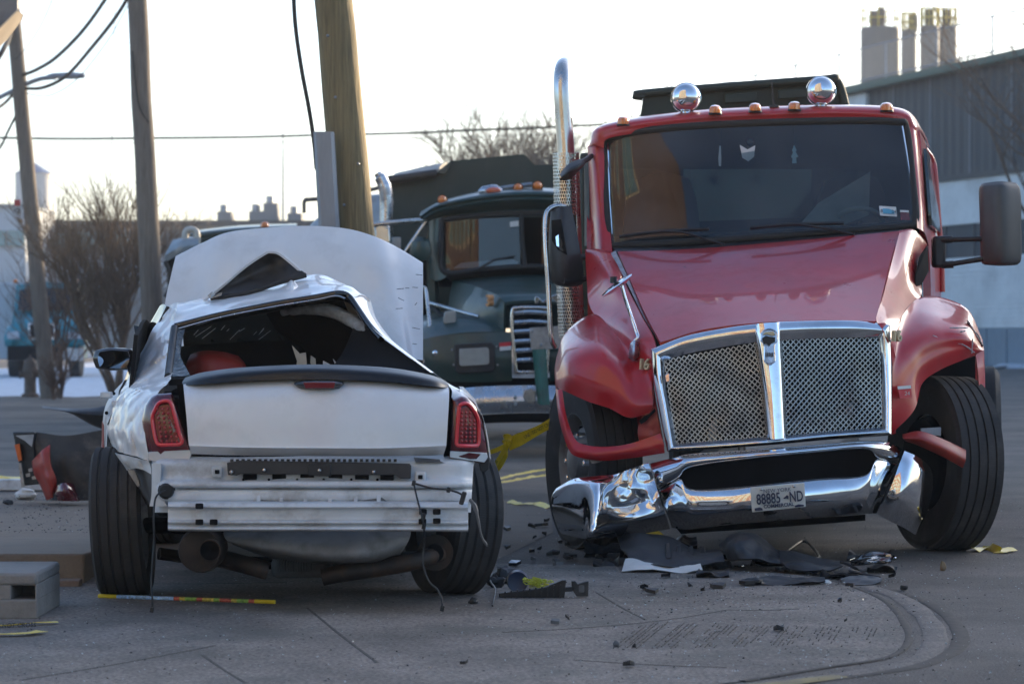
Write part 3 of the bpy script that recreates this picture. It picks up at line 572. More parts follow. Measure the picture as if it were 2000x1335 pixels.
# -- things inside the cabin (fixed parts of the car)
panel('rear_seat', [[(372,692,13.5),(395,685,13.45),(430,687,13.45),(460,695,13.5)],[(364,710,13.42),(395,700,13.35),(432,702,13.35),(474,712,13.42)],[(362,740,13.4),(395,740,13.3),(432,740,13.3),(480,740,13.4)]], REDS, CAR, t=.14, n=(12,18))
for s0 in (-.55, .1): 
    cbox('front_seat', 2.05, 2.2, s0, s0+.48, .45, 1.02, SEAT, bevel=.06)
panel('windscreen', [[(352,596,15.25),(450,588,15.3),(570,575,15.25)],[(360,690,15.5),(450,690,15.55),(600,690,15.5)]], glass('crazed windscreen', (.1,.12,.12), .15, 1.5, .7, (.07,.085,.085), 3), CAR, t=.01, n=(4,8))
ck = MB()
for i in range(11):
    x = 395+i*14+random.uniform(-9,9); y = 634+random.uniform(0,14); L_ = random.uniform(8,40); ck.tube([P(x,y,15.25), P(x-L_*random.uniform(.5,1),y+L_*random.uniform(.5,.8),15.3)], .0009, 3)
tag(ck.ob('glass_cracks', PAPER, CAR), kind='stuff')
cbox('dashboard', 3.0, 3.4, -.72, .72, .7, .95, DARK, bevel=.05)
panel('cabin_wall', [[cpt(1.0,-.78,1.25),cpt(2.2,-.8,1.32),cpt(3.2,-.8,1.0)],[cpt(.8,-.8,.9),cpt(2.2,-.82,.9),cpt(3.3,-.82,.85)]], DARK, CAR, t=.02, n=(4,8), back=UX, world=True)
panel('cabin_wall', [[cpt(1.6,.5,1.0),cpt(2.2,.5,1.05),cpt(3.2,.6,.95)],[cpt(.8,.7,.85),cpt(2.2,.8,.9),cpt(3.3,.8,.85)]], DARK, CAR, t=.02, n=(4,8), back=-UX, world=True)
for i, pts in enumerate([((570,674),(585,690),(597,688),(599,710),(588,727),(576,727),(580,705)), ((607,694),(616,700),(617,722),(612,722),(606,708)), ((631,704),(644,711),(630,716)), ((676,722),(712,702),(726,715),(720,726)), ((650,700),(660,712),(655,714))]):
    plate('trim_fragment', [(x,y,13.0+.04*i) for x, y in pts], .012, M('torn foam' if not i else 'torn liner', (.42,.37,.3) if i < 2 else (.4,.42,.45), .8, var=.25), CAR, 0)
# -- boot lid, spoiler, lamps
lid = panel('boot_lid', [
 [(358,750,12.15),(480,744,12.08),(615,741,12.05),(760,746,12.08),(876,757,12.15)],
 [(360,772,12.06),(480,768,12.0),(615,766,11.98),(760,769,12.0),(877,775,12.06)],
 [(364,812,12.01),(480,812,11.955),(615,812,11.94),(760,812,11.955),(875,814,12.01)],
 [(368,862,12.0),(480,868,11.94),(615,869,11.925),(760,869,11.94),(872,862,12.0)],
 [(370,872,12.0),(480,874,11.94),(615,875,11.925),(760,875,11.94),(871,872,12.0)],
 [(374,886,12.06),(480,889,12.01),(615,890,12.0),(760,890,12.01),(866,888,12.06)]], WHITE, CAR, t=.03, n=(40,40), dent=.002, dfreq=3)
plate('lid_gap', [(345,748,12.25),(360,750,12.22),(376,888,12.12),(600,893,12.1),(866,892,12.12),(879,757,12.22),(890,760,12.25),(884,900,12.16),(600,902,12.14),(366,900,12.16)], .02, DARK, CAR, 0)
sp = panel('spoiler', [
 [(362,737,12.3),(400,726,12.2),(480,717,12.14),(615,712,12.1),(750,718,12.14),(835,732,12.2),(868,744,12.3)],
 [(356,746,12.2),(396,737,12.1),(480,727,12.05),(615,722,12.02),(750,728,12.05),(843,741,12.1),(876,752,12.2)],
 [(358,752,12.15),(398,750,12.06),(480,744,12.02),(615,741,12.0),(750,745,12.02),(842,754,12.06),(874,757,12.15)]], SPOIL, CAR, t=.14, n=(12,40))
hl = panel('brake_lamp', [[(577,745,12.0),(600,743,11.98),(645,743,11.98),(669,745,12.0)],[(575,750,11.99),(600,750,11.955),(645,750,11.955),(671,750,11.99)],[(584,759,12.0),(600,760,11.98),(645,760,11.98),(662,759,12.0)]], BLKG, CAR, t=.03, n=(8,12))
plate('brake_lens', [(592,746,11.945),(655,746,11.945),(652,758,11.95),(596,758,11.95)], .01, LENSR if 0 else LENSD, hl, .003)
def lamp(out, ring, clear, dots, d, bow, par=CAR):
    cx = sum(p[0] for p in out)/len(out); cy = sum(p[1] for p in out)/len(out)
    def dd(x, y): return d+bow(x)
    ctr = [P(cx,cy,dd(cx,cy)-.02)]; n_ = len(out); vs = list(ctr); fs = []
    for k, f in enumerate((.55,.9,1.0)):
        for x, y in out:
            X, Y = cx+(x-cx)*f, cy+(y-cy)*f; vs.append(P(X,Y,dd(X,Y)-(.02,.01,-.02)[k]))
    vs += [P(x,y,d+.2) for x, y in out]
    fs += [(0,1+i,1+(i+1)%n_) for i in range(n_)]
    for k in range(3): fs += [(1+k*n_+i,1+k*n_+(i+1)%n_,1+(k+1)*n_+(i+1)%n_,1+(k+1)*n_+i) for i in range(n_)]
    L_ = ob('tail_lamp', vs, fs, LENS, par, smooth=50)
    rp = [P(x,y,dd(x,y)-.022) for x, y in ring]; rp = spline(rp+[rp[0]], 60)
    MB().tube(rp, .0095, 8).ob('light_ring', LENSR, L_, smooth=60)
    inner = [(cx2+(x-cx2)*.8, cy2+(y-cy2)*.84) for cx2, cy2 in [(sum(p[0] for p in ring)/len(ring), sum(p[1] for p in ring)/len(ring))] for x, y in ring]
    plate('reflector_panel', [(x,y,dd(x,y)-.021) for x, y in inner], .006, LENSD, L_, 0)
    dm = MB()
    for x, y in dots: dm.ball(P(x,y,dd(x,y)-.02), .007, 8)
    dm.ob('diode_array', M('diode red', (.4,.015,.025), .2, coat=1), L_, smooth=60)
    plate('clear_lens', [(x,y,dd(x,y)-.024) for x, y in clear], .02, CLEAR, L_, .003)
    return L_
outL = [(284,790),(295,775),(307,769),(335,767),(344,790),(356,828),(366,858),(374,886),(370,897),(340,902),(310,905),(288,900),(281,862),(277,822)]
ringL = [(302,801),(309,788),(319,783),(332,785),(339,803),(350,845),(355,861),(350,867),(330,868),(312,868),(305,860),(299,830),(298,812)]
dotsL = [(308+dx*10+(y-800)*.13, y) for y in range(798,862,9) for dx in range(4)]
lamp(outL, ringL, [(289,882),(330,880),(372,878),(374,887),(370,897),(340,901),(310,904),(290,898)], dotsL, 12.1, lambda x: .0012*max(0,320-x))
outR = [(883,776),(900,773),(912,774),(929,791),(943,819),(950,860),(954,893),(946,905),(915,900),(876,895),(880,840)]
ringR = [(897,792),(904,788),(913,788),(924,799),(934,819),(935,850),(934,866),(928,870),(905,870),(893,868),(892,855),(895,812)]
dotsR = [(902+dx*8, y) for y in range(805,862,8) for dx in range(3 if y < 815 else 4)]
lamp(outR, ringR, [(879,880),(915,882),(951,884),(953,893),(946,903),(915,898),(878,893)], dotsR, 12.08, lambda x: .0022*max(0,x-905))
panel('fender_corner', [[(848,728,12.5),(868,745,12.4),(886,756,12.35)],[(880,757,12.2),(900,762,12.25),(914,768,12.3)],[(882,776,12.14),(905,773,12.14),(922,782,12.2)]], WHITE, CAR, t=.02, n=(10,10))
panel('fender_edge', [[(912,772,12.15),(926,785,12.3)],[(930,790,12.15),(940,806,12.35)],[(944,818,12.16),(950,838,12.4)],[(952,862,12.18),(956,872,12.45)],[(956,893,12.2),(959,897,12.45)]], WHITE, CAR, t=.015, n=(16,6))
# -- bare rear panel and bumper beam
rp_ = []
for y, dd in ((888,12.16),(897,12.06),(905,12.02),(932,12.02),(941,11.98),(950,11.98),(954,12.03),(958,12.0),(976,12.0),(984,12.04),(1000,12.06)):
    rp_.append([(296+(y-888)*.05,y,dd+.1),(330,y,dd+.01),(460,y,dd),(610,y,dd-.02),(770,y,dd),(890,y,dd+.01),(926-(y-888)*.06,y,dd+.1)])
rpan = panel('rear_panel', rp_, WHITEB, CAR, t=.015, n=(40,36), smooth=60)
beam = []
for y, dd in ((978,11.96),(980,11.9),(986,11.885),(990,11.885),(993,11.92),(1002,11.92),(1013,11.92),(1016,11.885),(1021,11.885),(1023,11.91),(1029,11.885),(1034,11.89),(1036,11.96)):
    beam.append([(328,y,dd+.05),(420,y+1,dd+.01),(610,y+1,dd-.02),(800,y+1,dd+.01),(914,y+2,dd+.05)])
bm_ = panel('bumper_beam', beam, WHITEB, CAR, t=.05, n=(48,24), smooth=60)
def oval(name, x, y, w_, h_, d, mat, par, t=.012):
    pts = []
    for k in range(16):
        a = 2*math.pi*k/16; pts.append((x+max(-1,min(1,1.35*math.cos(a)))*w_/2, y+max(-1,min(1,1.25*math.sin(a)))*h_/2, d))
    return plate(name, pts, t, mat, par, 0)
for x, y in ((389,988),(389,1019),(417,1019),(825,1018),(853,1017),(853,999),(826,999)): oval('slot', x, y, 15, 11, 11.878 if y > 1010 or y < 990 else 11.9, DARK, bm_)
for x in (488,545,600,655,707,756): oval('slot', x, 931, 27, 14, 12.0, DARK, rpan)
for x in (475,525,580,632,686,737): MB().lathe([(.006,0),(.006,.01)], P(x,936,11.985), 'Y', 8).ob('hole', DARK, rpan)
plate('support_bracket', [(443,903,11.97),(470,899,11.965),(800,905,11.97),(803,910,11.97),(802,934,11.97),(782,934,11.97),(772,927,11.965),(690,927,11.96),(600,926,11.96),(540,926,11.965),(470,925,11.965),(462,928,11.965),(445,927,11.97)], .03, BLK, CAR, .003)
for x in range(450, 770, 11): MB().box(P(x+3,898.5,11.99), (.013,.03,.012)).ob('clip', BLK, CAR)
plate('latch_plate', [(601,905,11.95),(646,906,11.95),(645,930,11.95),(602,928,11.95)], .02, BLK, CAR, .003)
for x, y in ((452,921),(516,917),(624,918),(730,921)): MB().lathe([(.001,-.014),(.007,-.012),(.0095,0),(.0095,.01)], P(x,y,11.945), 'Y', 10).ob('bolt', CHROMED, CAR)
for x, y in ((424,921),(821,931)):
    MB().box(P(x,y,12.0), (.05,.02,.052)).ob('bracket_pad', WHITEB, CAR, bevel=.008); oval('hole', x, y, 9, 8, 11.984, DARK, CAR)
for x in (500,545,592,640,690,735): plate('panel_rib', [(x,966,11.99),(x+9,966,11.99),(x+8,980,11.97),(x+1,980,11.97)], .02, WHITEB, CAR, .002)
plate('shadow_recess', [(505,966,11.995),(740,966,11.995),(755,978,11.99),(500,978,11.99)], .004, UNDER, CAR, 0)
MB().lathe([(.05,0),(.04,-.01),(.036,-.012),(.034,-.035),(.026,-.045),(.001,-.045)], P(326,957,12.02), 'Y', 18).ob('wiring_grommet', RUBBER, CAR)
MB().lathe([(.055,0.02),(.05,0),(.04,-.012)], P(326,957,12.02), 'Y', 18, caps=False).ob('grommet_collar', WHITEB, CAR)
pipe('dangling_wire', [(326,957,11.98),(312,962,11.95),(303,975,11.93),(300,1010,11.92),(301,1050,11.93),(298,1095,11.93),(295,1140,11.93),(298,1172,11.92),(297,1188,11.92)], .0045, BLK, CAR, 6, 40)
pipe('dangling_wire', [(808,943,11.96),(814,970,11.92),(822,1000,11.86),(828,1030,11.86),(829,1060,11.9),(826,1100,11.9),(838,1135,11.9),(854,1150,11.9),(863,1170,11.88),(864,1185,11.86)], .0045, BLK, CAR, 6, 40)
pipe('dangling_wire', [(808,943,11.96),(845,953,11.94),(876,956,11.94),(900,964,11.93),(905,975,11.9)], .005, BLK, CAR, 6, 20)
for x, y, w_ in ((297,1190,.012),(864,1187,.013),(808,943,.012),(876,956,.012),(827,1008,.014),(828,1027,.013)): MB().box(P(x,y,11.87), (w_*1.4,.02,w_*2), ry=.2).ob('wire_plug', BLK, CAR, bevel=.003)
MB().box(P(904,972,11.9), (.022,.04,.06), ry=.3).ob('wire_connector', BLK, CAR, bevel=.006)
pipe('hanging_strip', [(918,975,12.0),(928,990,11.98),(934,1015,11.97),(940,1045,11.98),(948,1060,12.0),(951,1066,12.0)], [.008,.011,.007,.005,.007,.003], UNDER, CAR, 5, 16)
# torn plastic and lower corners
panel('torn_corner', [[(224,884,12.45),(250,890,12.3),(290,900,12.12)],[(236,900,12.4),(262,902,12.25),(294,910,12.12)],[(248,918,12.4),(268,914,12.25),(296,925,12.12)]], WHITEB, CAR, t=.02, n=(10,14), dent=.03, dfreq=12)
panel('wheel_liner', [[(250,905,12.45),(275,910,12.35),(297,915,12.2)],[(262,935,12.5),(280,945,12.4),(298,950,12.2)],[(285,985,12.55),(293,985,12.45),(301,985,12.25)]], UNDER, CAR, t=.01, n=(12,10), dent=.03, dfreq=10)
plate('torn_bracket', [(248,915,12.35),(262,915,12.35),(272,938,12.35),(274,950,12.35),(268,950,12.35),(252,925,12.35)], .03, ALU, CAR, .003)
panel('corner_bracket', [[(296,905,12.05),(315,905,12.0)],[(296,960,12.05),(314,960,12.02)],[(292,988,12.06),(326,988,12.02)]], WHITEB, CAR, t=.02, n=(10,6), dent=.006, dfreq=9)
panel('grime_ledge', [[(808,893,12.08),(850,896,12.06),(880,897,12.1)],[(812,903,12.0),(850,902,12.0),(880,905,12.05)]], UNDER, CAR, t=.02, n=(8,16), dent=.012, dfreq=16)
plate('lamp_bracket', [(935,905,12.2),(957,895,12.2),(955,915,12.2),(945,923,12.2),(938,918,12.2)], .04, BLK, CAR, .004)
# -- underbody
MB().lathe([(.02,-.12),(.095,-.1),(.105,-.04),(.105,.12),(.07,.16)], P(395,1072,12.15), 'Y', 22).ob('muffler', RUST, CAR)
MB().lathe([(.045,-.14),(.05,-.14),(.05,-.05)], P(416,1070,12.13), 'Y', 18, caps=False).ob('tail_pipe', RUST, CAR)
MB().lathe([(.001,-.1),(.045,-.11)], P(416,1070,12.13), 'Y', 18, caps=False).ob('pipe_bore', DARK, CAR)
panel('fuel_tank', [[(436,1034,12.2),(520,1034,12.15),(620,1034,12.15),(720,1034,12.15),(802,1034,12.2)],[(440,1050,12.15),(520,1062,12.08),(620,1070,12.05),(720,1066,12.05),(800,1050,12.15)],[(455,1062,12.2),(530,1080,12.15),(620,1092,12.12),(720,1094,12.1),(790,1070,12.2)],[(470,1070,12.6),(540,1092,12.6),(620,1100,12.6),(720,1100,12.6),(780,1085,12.6)]], M('grey fuel tank', (.22,.225,.23), .55, var=.25, dirt=(.08,.075,.07), damt=.6), CAR, t=.03, n=(18,30), dent=.03, dfreq=5)
pipe('exhaust_pipe', [(400,1085,12.3),(440,1092,12.25),(490,1105,12.2),(524,1114,12.2)], .042, RUST, CAR, 14, 14)
pipe('exhaust_pipe', [(630,1126,12.3),(670,1118,12.3),(740,1108,12.35),(810,1095,12.4),(860,1080,12.5)], .042, RUST, CAR, 14, 18)
MB().lathe([(.085,-.02),(.085,0),(.065,.03),(.05,.0),(.03,-.02),(.001,-.02)], P(850,1078,12.5), 'Y', 22).ob('hub_carrier', RUST, CAR)
MB().lathe([(.042,-.06),(.042,0)], P(850,1078,12.5), 'Y', 18).ob('hub_bore', DARK, CAR)
MB().box(P(590,1105,12.6), (.28,.2,.1)).ob('differential', UNDER, CAR, bevel=.03)
for k in range(14): MB().box(P(545+k*5,1102,12.48), (.005,.03,.06)).ob('cooling_fin', UNDER, CAR)
pipe('suspension_arm', [(310,1080,12.6),(420,1095,12.7),(560,1100,12.8)], .03, DARK, CAR, 10)
pipe('suspension_arm', [(640,1100,12.8),(760,1090,12.75),(850,1085,12.6)], .03, UNDER, CAR, 10)
# -- wheels
def wheel_car(at, rz, ry, name='wheel'):
    w_ = .12; r = .358
    pr = [(.24,-w_*.8),(.3,-w_),(.335,-w_),(.35,-w_*.9)]
    for k in range(5):
        x = -w_*.8+k*w_*.4
        pr += [(r,x-.016 if k else x-.01),(r,x+.014),(r-.009,x+.017),(r-.009,x+.0225)] if k < 4 else [(r,x-.016),(r,x+.01)]
    pr += [(.35,w_*.9),(.335,w_),(.3,w_),(.24,w_*.8)]
    rim = MB().lathe([(.03,-.02),(.07,-.02),(.075,.03),(.19,.02),(.235,-.05),(.245,-.095),(.252,-.095),(.24,.0),(.252,.095),(.24,.095),(.2,.06),(.06,.07),(.03,.07)], n=36).ob('wheel', ALU, CAR, at=at, rot=(0,ry,rz))
    t = MB().lathe(pr, n=64, caps=False).ob('tyre', TYRE, rim, at=Vector(at), smooth=25); t.location = (0,0,0)
    d_ = MB().lathe([(.15,-.03),(.15,.0),(.04,.0)], n=28).ob('brake_disc', RUST, rim, at=Vector(at)); d_.location = (0,0,0)
    return rim
wheel_car((P(240,1000,12.78).x, 12.78, .36), R(2), R(-3))
wheel_car((P(885,1000,12.88).x, 12.88, .36), R(24), R(5))
wheel_car(cpt(3.95,-.82,.36), R(-8), 0); wheel_car(cpt(3.95,.8,.36), R(12), 0)
# -- raised hood
def hd(x): return -.035 if 430 < x < 740 else 0
tops = [(343,500),(395,474),(447,453),(530,444),(610,441),(680,447),(735,463),(780,485),(826,513)]
mids = [(322,595),(368,592),(412,590),(520,588),(612,588),(700,588),(762,590),(796,594),(826,602)]
bots = [(312,700),(350,700),(385,700),(510,700),(614,700),(715,700),(788,700),(808,701),(826,703)]
dx = [0.03,0.0,-.085,-.08,-.09,-.08,-.085,0.0,.03]
hood = panel('hood', [[(x,y,16.15+d_) for (x,y), d_ in zip(tops,dx)], [(x,y-3,16.02+d_) for (x,y), d_ in zip([((a[0]*.6+b[0]*.4),(a[1]*.6+b[1]*.4)) for a,b in zip(tops,mids)],dx)], [(x,y,15.9+d_) for (x,y), d_ in zip(mids,dx)], [(x,y,15.7+d_) for (x,y), d_ in zip(bots,dx)]], WHITE, CAR, t=.03, n=(26,48), dent=.004, dfreq=2.5)
sm = MB()
for i in range(16):
    x = random.choice([random.uniform(798,822), random.uniform(690,800)]); y = random.uniform(520,690); dd = 15.85-(y-590)*.002
    p = P(x,y,dd-.03); sm.tube([p, p+Vector((random.uniform(-.05,.05),0,random.uniform(-.02,.02)))], .002, 3)
tag(sm.ob('scuff_marks', GRIME, hood), kind='stuff')
# ================================================================ THE RED TRUCK
TRK = T('red_dump_truck', 'red dump truck with smashed chrome bumper and raised mesh grille, facing the viewer', 'truck', (P(1500,1085,15.3).x, 15.3, 0))
TA = R(-8); TX = Vector((math.cos(TA), math.sin(TA), 0)); TB = Vector((-math.sin(TA), math.cos(TA), 0)) # truck's image-right and backward
def q4(a): return [P(*p) for p in a]
# -- hood
hood_t = panel('hood', [
 [(1206,491,16.55),(1333,487,16.62),(1480,476,16.62),(1640,462,16.58),(1756,451,16.48)],
 [(1230,545,15.9),(1345,527,16.0),(1480,514,16.02),(1625,505,16.0),(1741,503,15.92)],
 [(1260,612,15.35),(1362,584,15.38),(1480,570,15.4),(1614,567,15.38),(1724,570,15.35)],
 [(1290,668,14.92),(1376,643,14.9),(1480,630,14.88),(1604,625,14.88),(1710,627,14.9)]], RED, TRK, t=.02, n=(30,40), back=(0,.5,-1))
panel('hood_side', [
 [(1143,487,16.65),(1170,486,16.55),(1197,493,16.4)],
 [(1146,545,16.4),(1185,545,16.0),(1222,556,15.8)],
 [(1153,600,16.1),(1205,602,15.7),(1250,612,15.35)],
 [(1190,655,15.6),(1232,660,15.2),(1281,674,14.97)],
 [(1232,760,15.25),(1253,760,15.08),(1275,745,14.94)],
 [(1250,860,15.2),(1268,860,15.05),(1294,860,14.92)]], RED, TRK, t=.02, n=(40,16), back=(.3,1,0), dent=.006, dfreq=6)
panel('torn_seam', [[(1193,494,16.3),(1202,489,16.3)],[(1212,528,16.0),(1221,530,16.0)],[(1238,580,15.6),(1246,585,15.6)],[(1262,628,15.25),(1268,634,15.25)],[(1287,664,14.95),(1291,668,14.95)]], M('bare torn plastic', (.3,.29,.32), .7, var=.4, scale=20), TRK, t=.03, n=(24,4), dent=.015, dfreq=12)
panel('hood_side', [
 [(1758,450,16.38),(1785,449,16.5),(1812,478,16.7)],
 [(1744,503,15.95),(1774,506,16.1),(1800,545,16.35)],
 [(1727,570,15.38),(1760,580,15.55),(1796,585,15.85)],
 [(1712,627,14.93),(1728,640,14.93),(1746,655,15.0)],
 [(1738,650,14.93),(1741,700,14.93),(1752,720,15.0)],
 [(1740,846,14.95),(1742,848,14.95),(1750,846,15.05)]], RED, TRK, t=.02, n=(40,14), back=(-.2,1,0))
plate('side_vent', [(1797,500,16.28),(1812,478,16.45),(1814,530,16.45),(1800,556,16.2),(1789,560,16.0),(1788,540,16.0)], .03, DARK, TRK, .003)
# -- fenders
panel('front_fender', [
 [(1086,700,15.75),(1104,650,15.85),(1158,613,15.95),(1197,645,15.55),(1240,690,15.15),(1272,735,14.95)],
 [(1084,722,15.5),(1108,690,15.25),(1165,672,15.15),(1205,700,15.05),(1240,740,14.98),(1274,768,14.92)],
 [(1085,742,15.42),(1110,730,15.1),(1160,736,14.98),(1205,756,14.93),(1238,785,14.9),(1275,790,14.9)],
 [(1088,757,15.4),(1104,764,15.18),(1150,784,15.02),(1190,797,14.97),(1228,815,14.93),(1268,806,14.92)]], RED, TRK, t=.015, n=(30,44), back=(.2,1,-.1))
panel('fender_top', [[(1086,700,15.75),(1104,650,15.85),(1158,613,15.95)],[(1083,730,16.1),(1102,668,16.2),(1150,625,16.3)],[(1090,800,16.4),(1108,720,16.5),(1150,660,16.6)]], RED, TRK, t=.015, n=(12,14), back=(.5,0,-1))
panel('torn_fender_lip', [
 [(1098,760,15.14),(1106,810,15.06),(1122,855,14.99),(1142,868,14.94),(1180,872,14.90),(1230,866,14.86),(1290,846,14.84)],
 [(1090,760,15.16),(1098,815,15.04),(1116,868,14.96),(1138,882,14.91),(1180,886,14.87),(1235,880,14.84),(1296,866,14.82)],
 [(1085,758,15.20),(1092,818,15.08),(1110,876,14.98),(1132,893,14.94),(1180,899,14.90),(1240,893,14.87),(1298,884,14.84)]], RED, TRK, t=.025, n=(10,50), dent=.012, dfreq=9)
panel('torn_fender_edge', [[(1262,802,14.93),(1282,790,14.9)],[(1250,822,14.93),(1286,820,14.89)],[(1246,846,14.93),(1292,845,14.89)],[(1252,872,14.93),(1298,872,14.89)]], REDP, TRK, t=.03, n=(16,10), dent=.02, dfreq=14)
plate('torn_crack', [(1248,822,14.9),(1258,812,14.89),(1268,808,14.885),(1279,797,14.88),(1281,803,14.88),(1268,815,14.885),(1262,822,14.885),(1252,828,14.9)], .01, DARK, TRK, 0)
plate('torn_fibre', [(1152,898,14.95),(1175,890,14.93),(1195,880,14.92),(1190,890,14.92),(1172,902,14.93),(1156,905,14.94)], .01, M('bare fibreglass', (.34,.3,.29), .8, var=.3, scale=25), TRK, 0)
fr = panel('front_fender', [
 [(1744,655,14.98),(1768,608,15.4),(1797,581,15.8),(1836,580,15.95),(1890,604,15.85),(1919,663,15.7)],
 [(1743,720,14.93),(1768,680,15.05),(1803,645,15.2),(1842,636,15.3),(1890,650,15.35),(1922,682,15.5)],
 [(1742,790,14.92),(1772,745,15.0),(1800,705,15.1),(1838,685,15.2),(1885,678,15.3),(1921,684,15.42)],
 [(1742,846,14.95),(1786,800,15.02),(1802,748,15.12),(1836,722,15.22),(1880,703,15.32),(1907,690,15.4)]], RED, TRK, t=.015, n=(30,44), back=(-.15,1,-.1), dent=.006, dfreq=4)
panel('fender_top', [[(1797,581,15.8),(1836,580,15.95),(1890,604,15.85),(1919,663,15.7)],[(1800,600,16.4),(1838,598,16.5),(1890,622,16.45),(1916,680,16.3)],[(1805,680,16.7),(1838,670,16.8),(1885,690,16.75),(1910,750,16.6)]], RED, TRK, t=.015, n=(12,16), back=(-.5,0,-1))
panel('torn_fender_lip', [[(1906,692,15.4),(1922,682,15.45)],[(1911,735,15.35),(1924,735,15.42)],[(1911,775,15.3),(1924,780,15.4)],[(1898,800,15.28),(1923,812,15.38)],[(1888,801,15.28),(1900,812,15.35)]], RED, TRK, t=.03, n=(24,6))
scr = MB()
for pts in ([(1822,655),(1840,662),(1862,664),(1885,675),(1903,688)], [(1825,658),(1850,667),(1880,672)], [(1875,648),(1885,646)], [(1890,625),(1905,650),(1919,672)], [(1855,640),(1890,640)], [(1900,660),(1898,690)]):
    scr.tube(spline([P(x,y,15.22+(x-1822)*.0018-.04) for x, y in pts], 20), [.003+.006*abs(noise.noise(Vector((i*.7,x,0)))) for i in range(21)], 5)
scr.ob('paint_scrape', M('scraped fibreglass', (.45,.4,.4), .8, var=.4, scale=30), fr)
plate('splintered_edge', [(1890,625,15.5),(1899,640,15.5),(1912,655,15.5),(1921,675,15.5),(1918,678,15.5),(1902,655,15.5),(1890,634,15.5)], .02, DARK, TRK, 0)
plate('inner_arch', [(1786,800,15.7),(1803,740,15.7),(1850,715,15.75),(1905,695,15.8),(1905,760,15.8),(1840,790,15.75)], .05, DARK, TRK, 0)
panel('broken_fender_strip', [[(1766,848,14.85),(1800,842,14.8),(1845,858,14.85),(1887,878,14.95)],[(1766,856,14.8),(1800,858,14.74),(1845,876,14.79),(1886,898,14.9)],[(1772,862,14.85),(1800,872,14.8),(1845,893,14.84),(1881,913,14.94)]], REDP, TRK, t=.06, n=(10,20))
plate('mudguard_bracket', [(1798,836,15.0),(1838,834,15.0),(1838,851,15.0),(1800,848,15.0)], .02, GALV, TRK, .003)
st = plate('sticker', [(1753,754,14.9),(1779,752,14.96),(1782,776,14.96),(1758,778,14.9)], .006, STREDD, TRK, 0)
plate('sticker_header', [(1753,754,14.895),(1779,752,14.95),(1779.5,758,14.95),(1754,760,14.895)], .004, PAPER, st, 0)
text('sticker_number', '24', .03, PAPER, st, P(1772,768,14.92), TX)
# -- grille surround
def gd(p): return (p[0], p[1], p[2]+(850-p[1])/220*.11-.05)
def bar(name, outer, mid, inner, par, n=(8,24), t=.06):
    mid = [(x,y,o[2]-.022) for (x,y,_), o in zip(mid, outer)]; inner = [(x,y,o[2]+.008) for (x,y,_), o in zip(inner, outer)]
    return panel(name, [[gd(p) for p in r] for r in (outer, mid, inner)], CHROME, par, t=t, n=n, smooth=60)
GD = {}
gl_, gc, gr_ = 14.86, 14.76, 14.86
gs = bar('grille_surround', [(1272,682,gl_),(1340,656,14.84),(1420,640,14.8),(1480,632,gc)], [(1282,692,14.80),(1340,668,14.78),(1420,652,14.74),(1482,644,14.71)], [(1297,704,14.84),(1345,690,14.82),(1420,676,14.78),(1476,668,14.75)], TRK)
bar('grille_top_bar', [(1520,628,gc),(1590,626,14.8),(1670,626,14.82),(1738,634,14.86)], [(1522,642,14.71),(1590,640,14.74),(1670,640,14.76),(1728,646,14.80)], [(1526,664,14.75),(1590,661,14.78),(1670,659,14.8),(1716,660,14.84)], TRK)
bar('grille_left_bar', [(1272,682,gl_),(1276,735,14.87),(1288,800,14.88),(1304,881,14.88)], [(1283,692,14.80),(1287,740,14.81),(1300,805,14.82),(1312,874,14.82)], [(1297,704,14.84),(1301,745,14.85),(1311,805,14.86),(1321,866,14.86)], TRK)
bar('grille_right_bar', [(1738,634,14.86),(1741,700,14.88),(1742,780,14.88),(1742,849,14.88)], [(1728,646,14.80),(1731,700,14.82),(1734,780,14.82),(1734,842,14.82)], [(1716,660,14.84),(1720,710,14.86),(1723,780,14.86),(1723,834,14.86)], TRK)
bar('grille_bottom_bar', [(1304,881,14.88),(1400,876,14.84),(1510,868,14.8),(1620,858,14.84),(1742,849,14.88)], [(1312,874,14.82),(1400,870,14.78),(1510,861,14.74),(1620,850,14.78),(1734,842,14.82)], [(1321,866,14.86),(1400,860,14.82),(1510,852,14.78),(1620,842,14.82),(1723,834,14.86)], TRK, n=(8,40))
panel('grille_centre_bar', [[gd(p) for p in r] for r in [[(1474,634,14.75),(1480,632,14.7),(1500,630,14.69),(1518,629,14.7),(1524,629,14.75)],[(1476,670,14.75),(1482,668,14.7),(1500,667,14.685),(1521,667,14.7),(1527,665,14.75)],[(1488,760,14.76),(1494,760,14.71),(1510,760,14.695),(1526,760,14.71),(1532,758,14.76)],[(1496,852,14.78),(1502,856,14.73),(1516,857,14.715),(1531,855,14.73),(1537,848,14.78)]]], CHROME, TRK, t=.05, n=(24,16), smooth=70)
em = plate('grille_emblem', [gd((1486,652,14.67)),gd((1492,645,14.665)),gd((1501,642,14.66)),gd((1511,644,14.665)),gd((1518,651,14.67)),gd((1519,664,14.67)),gd((1513,675,14.665)),gd((1514,703,14.665)),gd((1507,709,14.66)),gd((1499,709,14.66)),gd((1493,704,14.665)),gd((1493,676,14.665)),gd((1487,666,14.67))], .012, CHROMED, TRK, .004)
pipe('emblem_rim', [gd((1486,652,14.66)),gd((1492,645,14.655)),gd((1501,642,14.65)),gd((1511,644,14.655)),gd((1518,651,14.66)),gd((1519,664,14.66)),gd((1513,675,14.655)),gd((1514,703,14.655)),gd((1507,709,14.65)),gd((1499,709,14.65)),gd((1493,704,14.655)),gd((1493,676,14.655)),gd((1487,666,14.66)),gd((1486,652,14.66))], .004, CHROME, em, 6, 50)
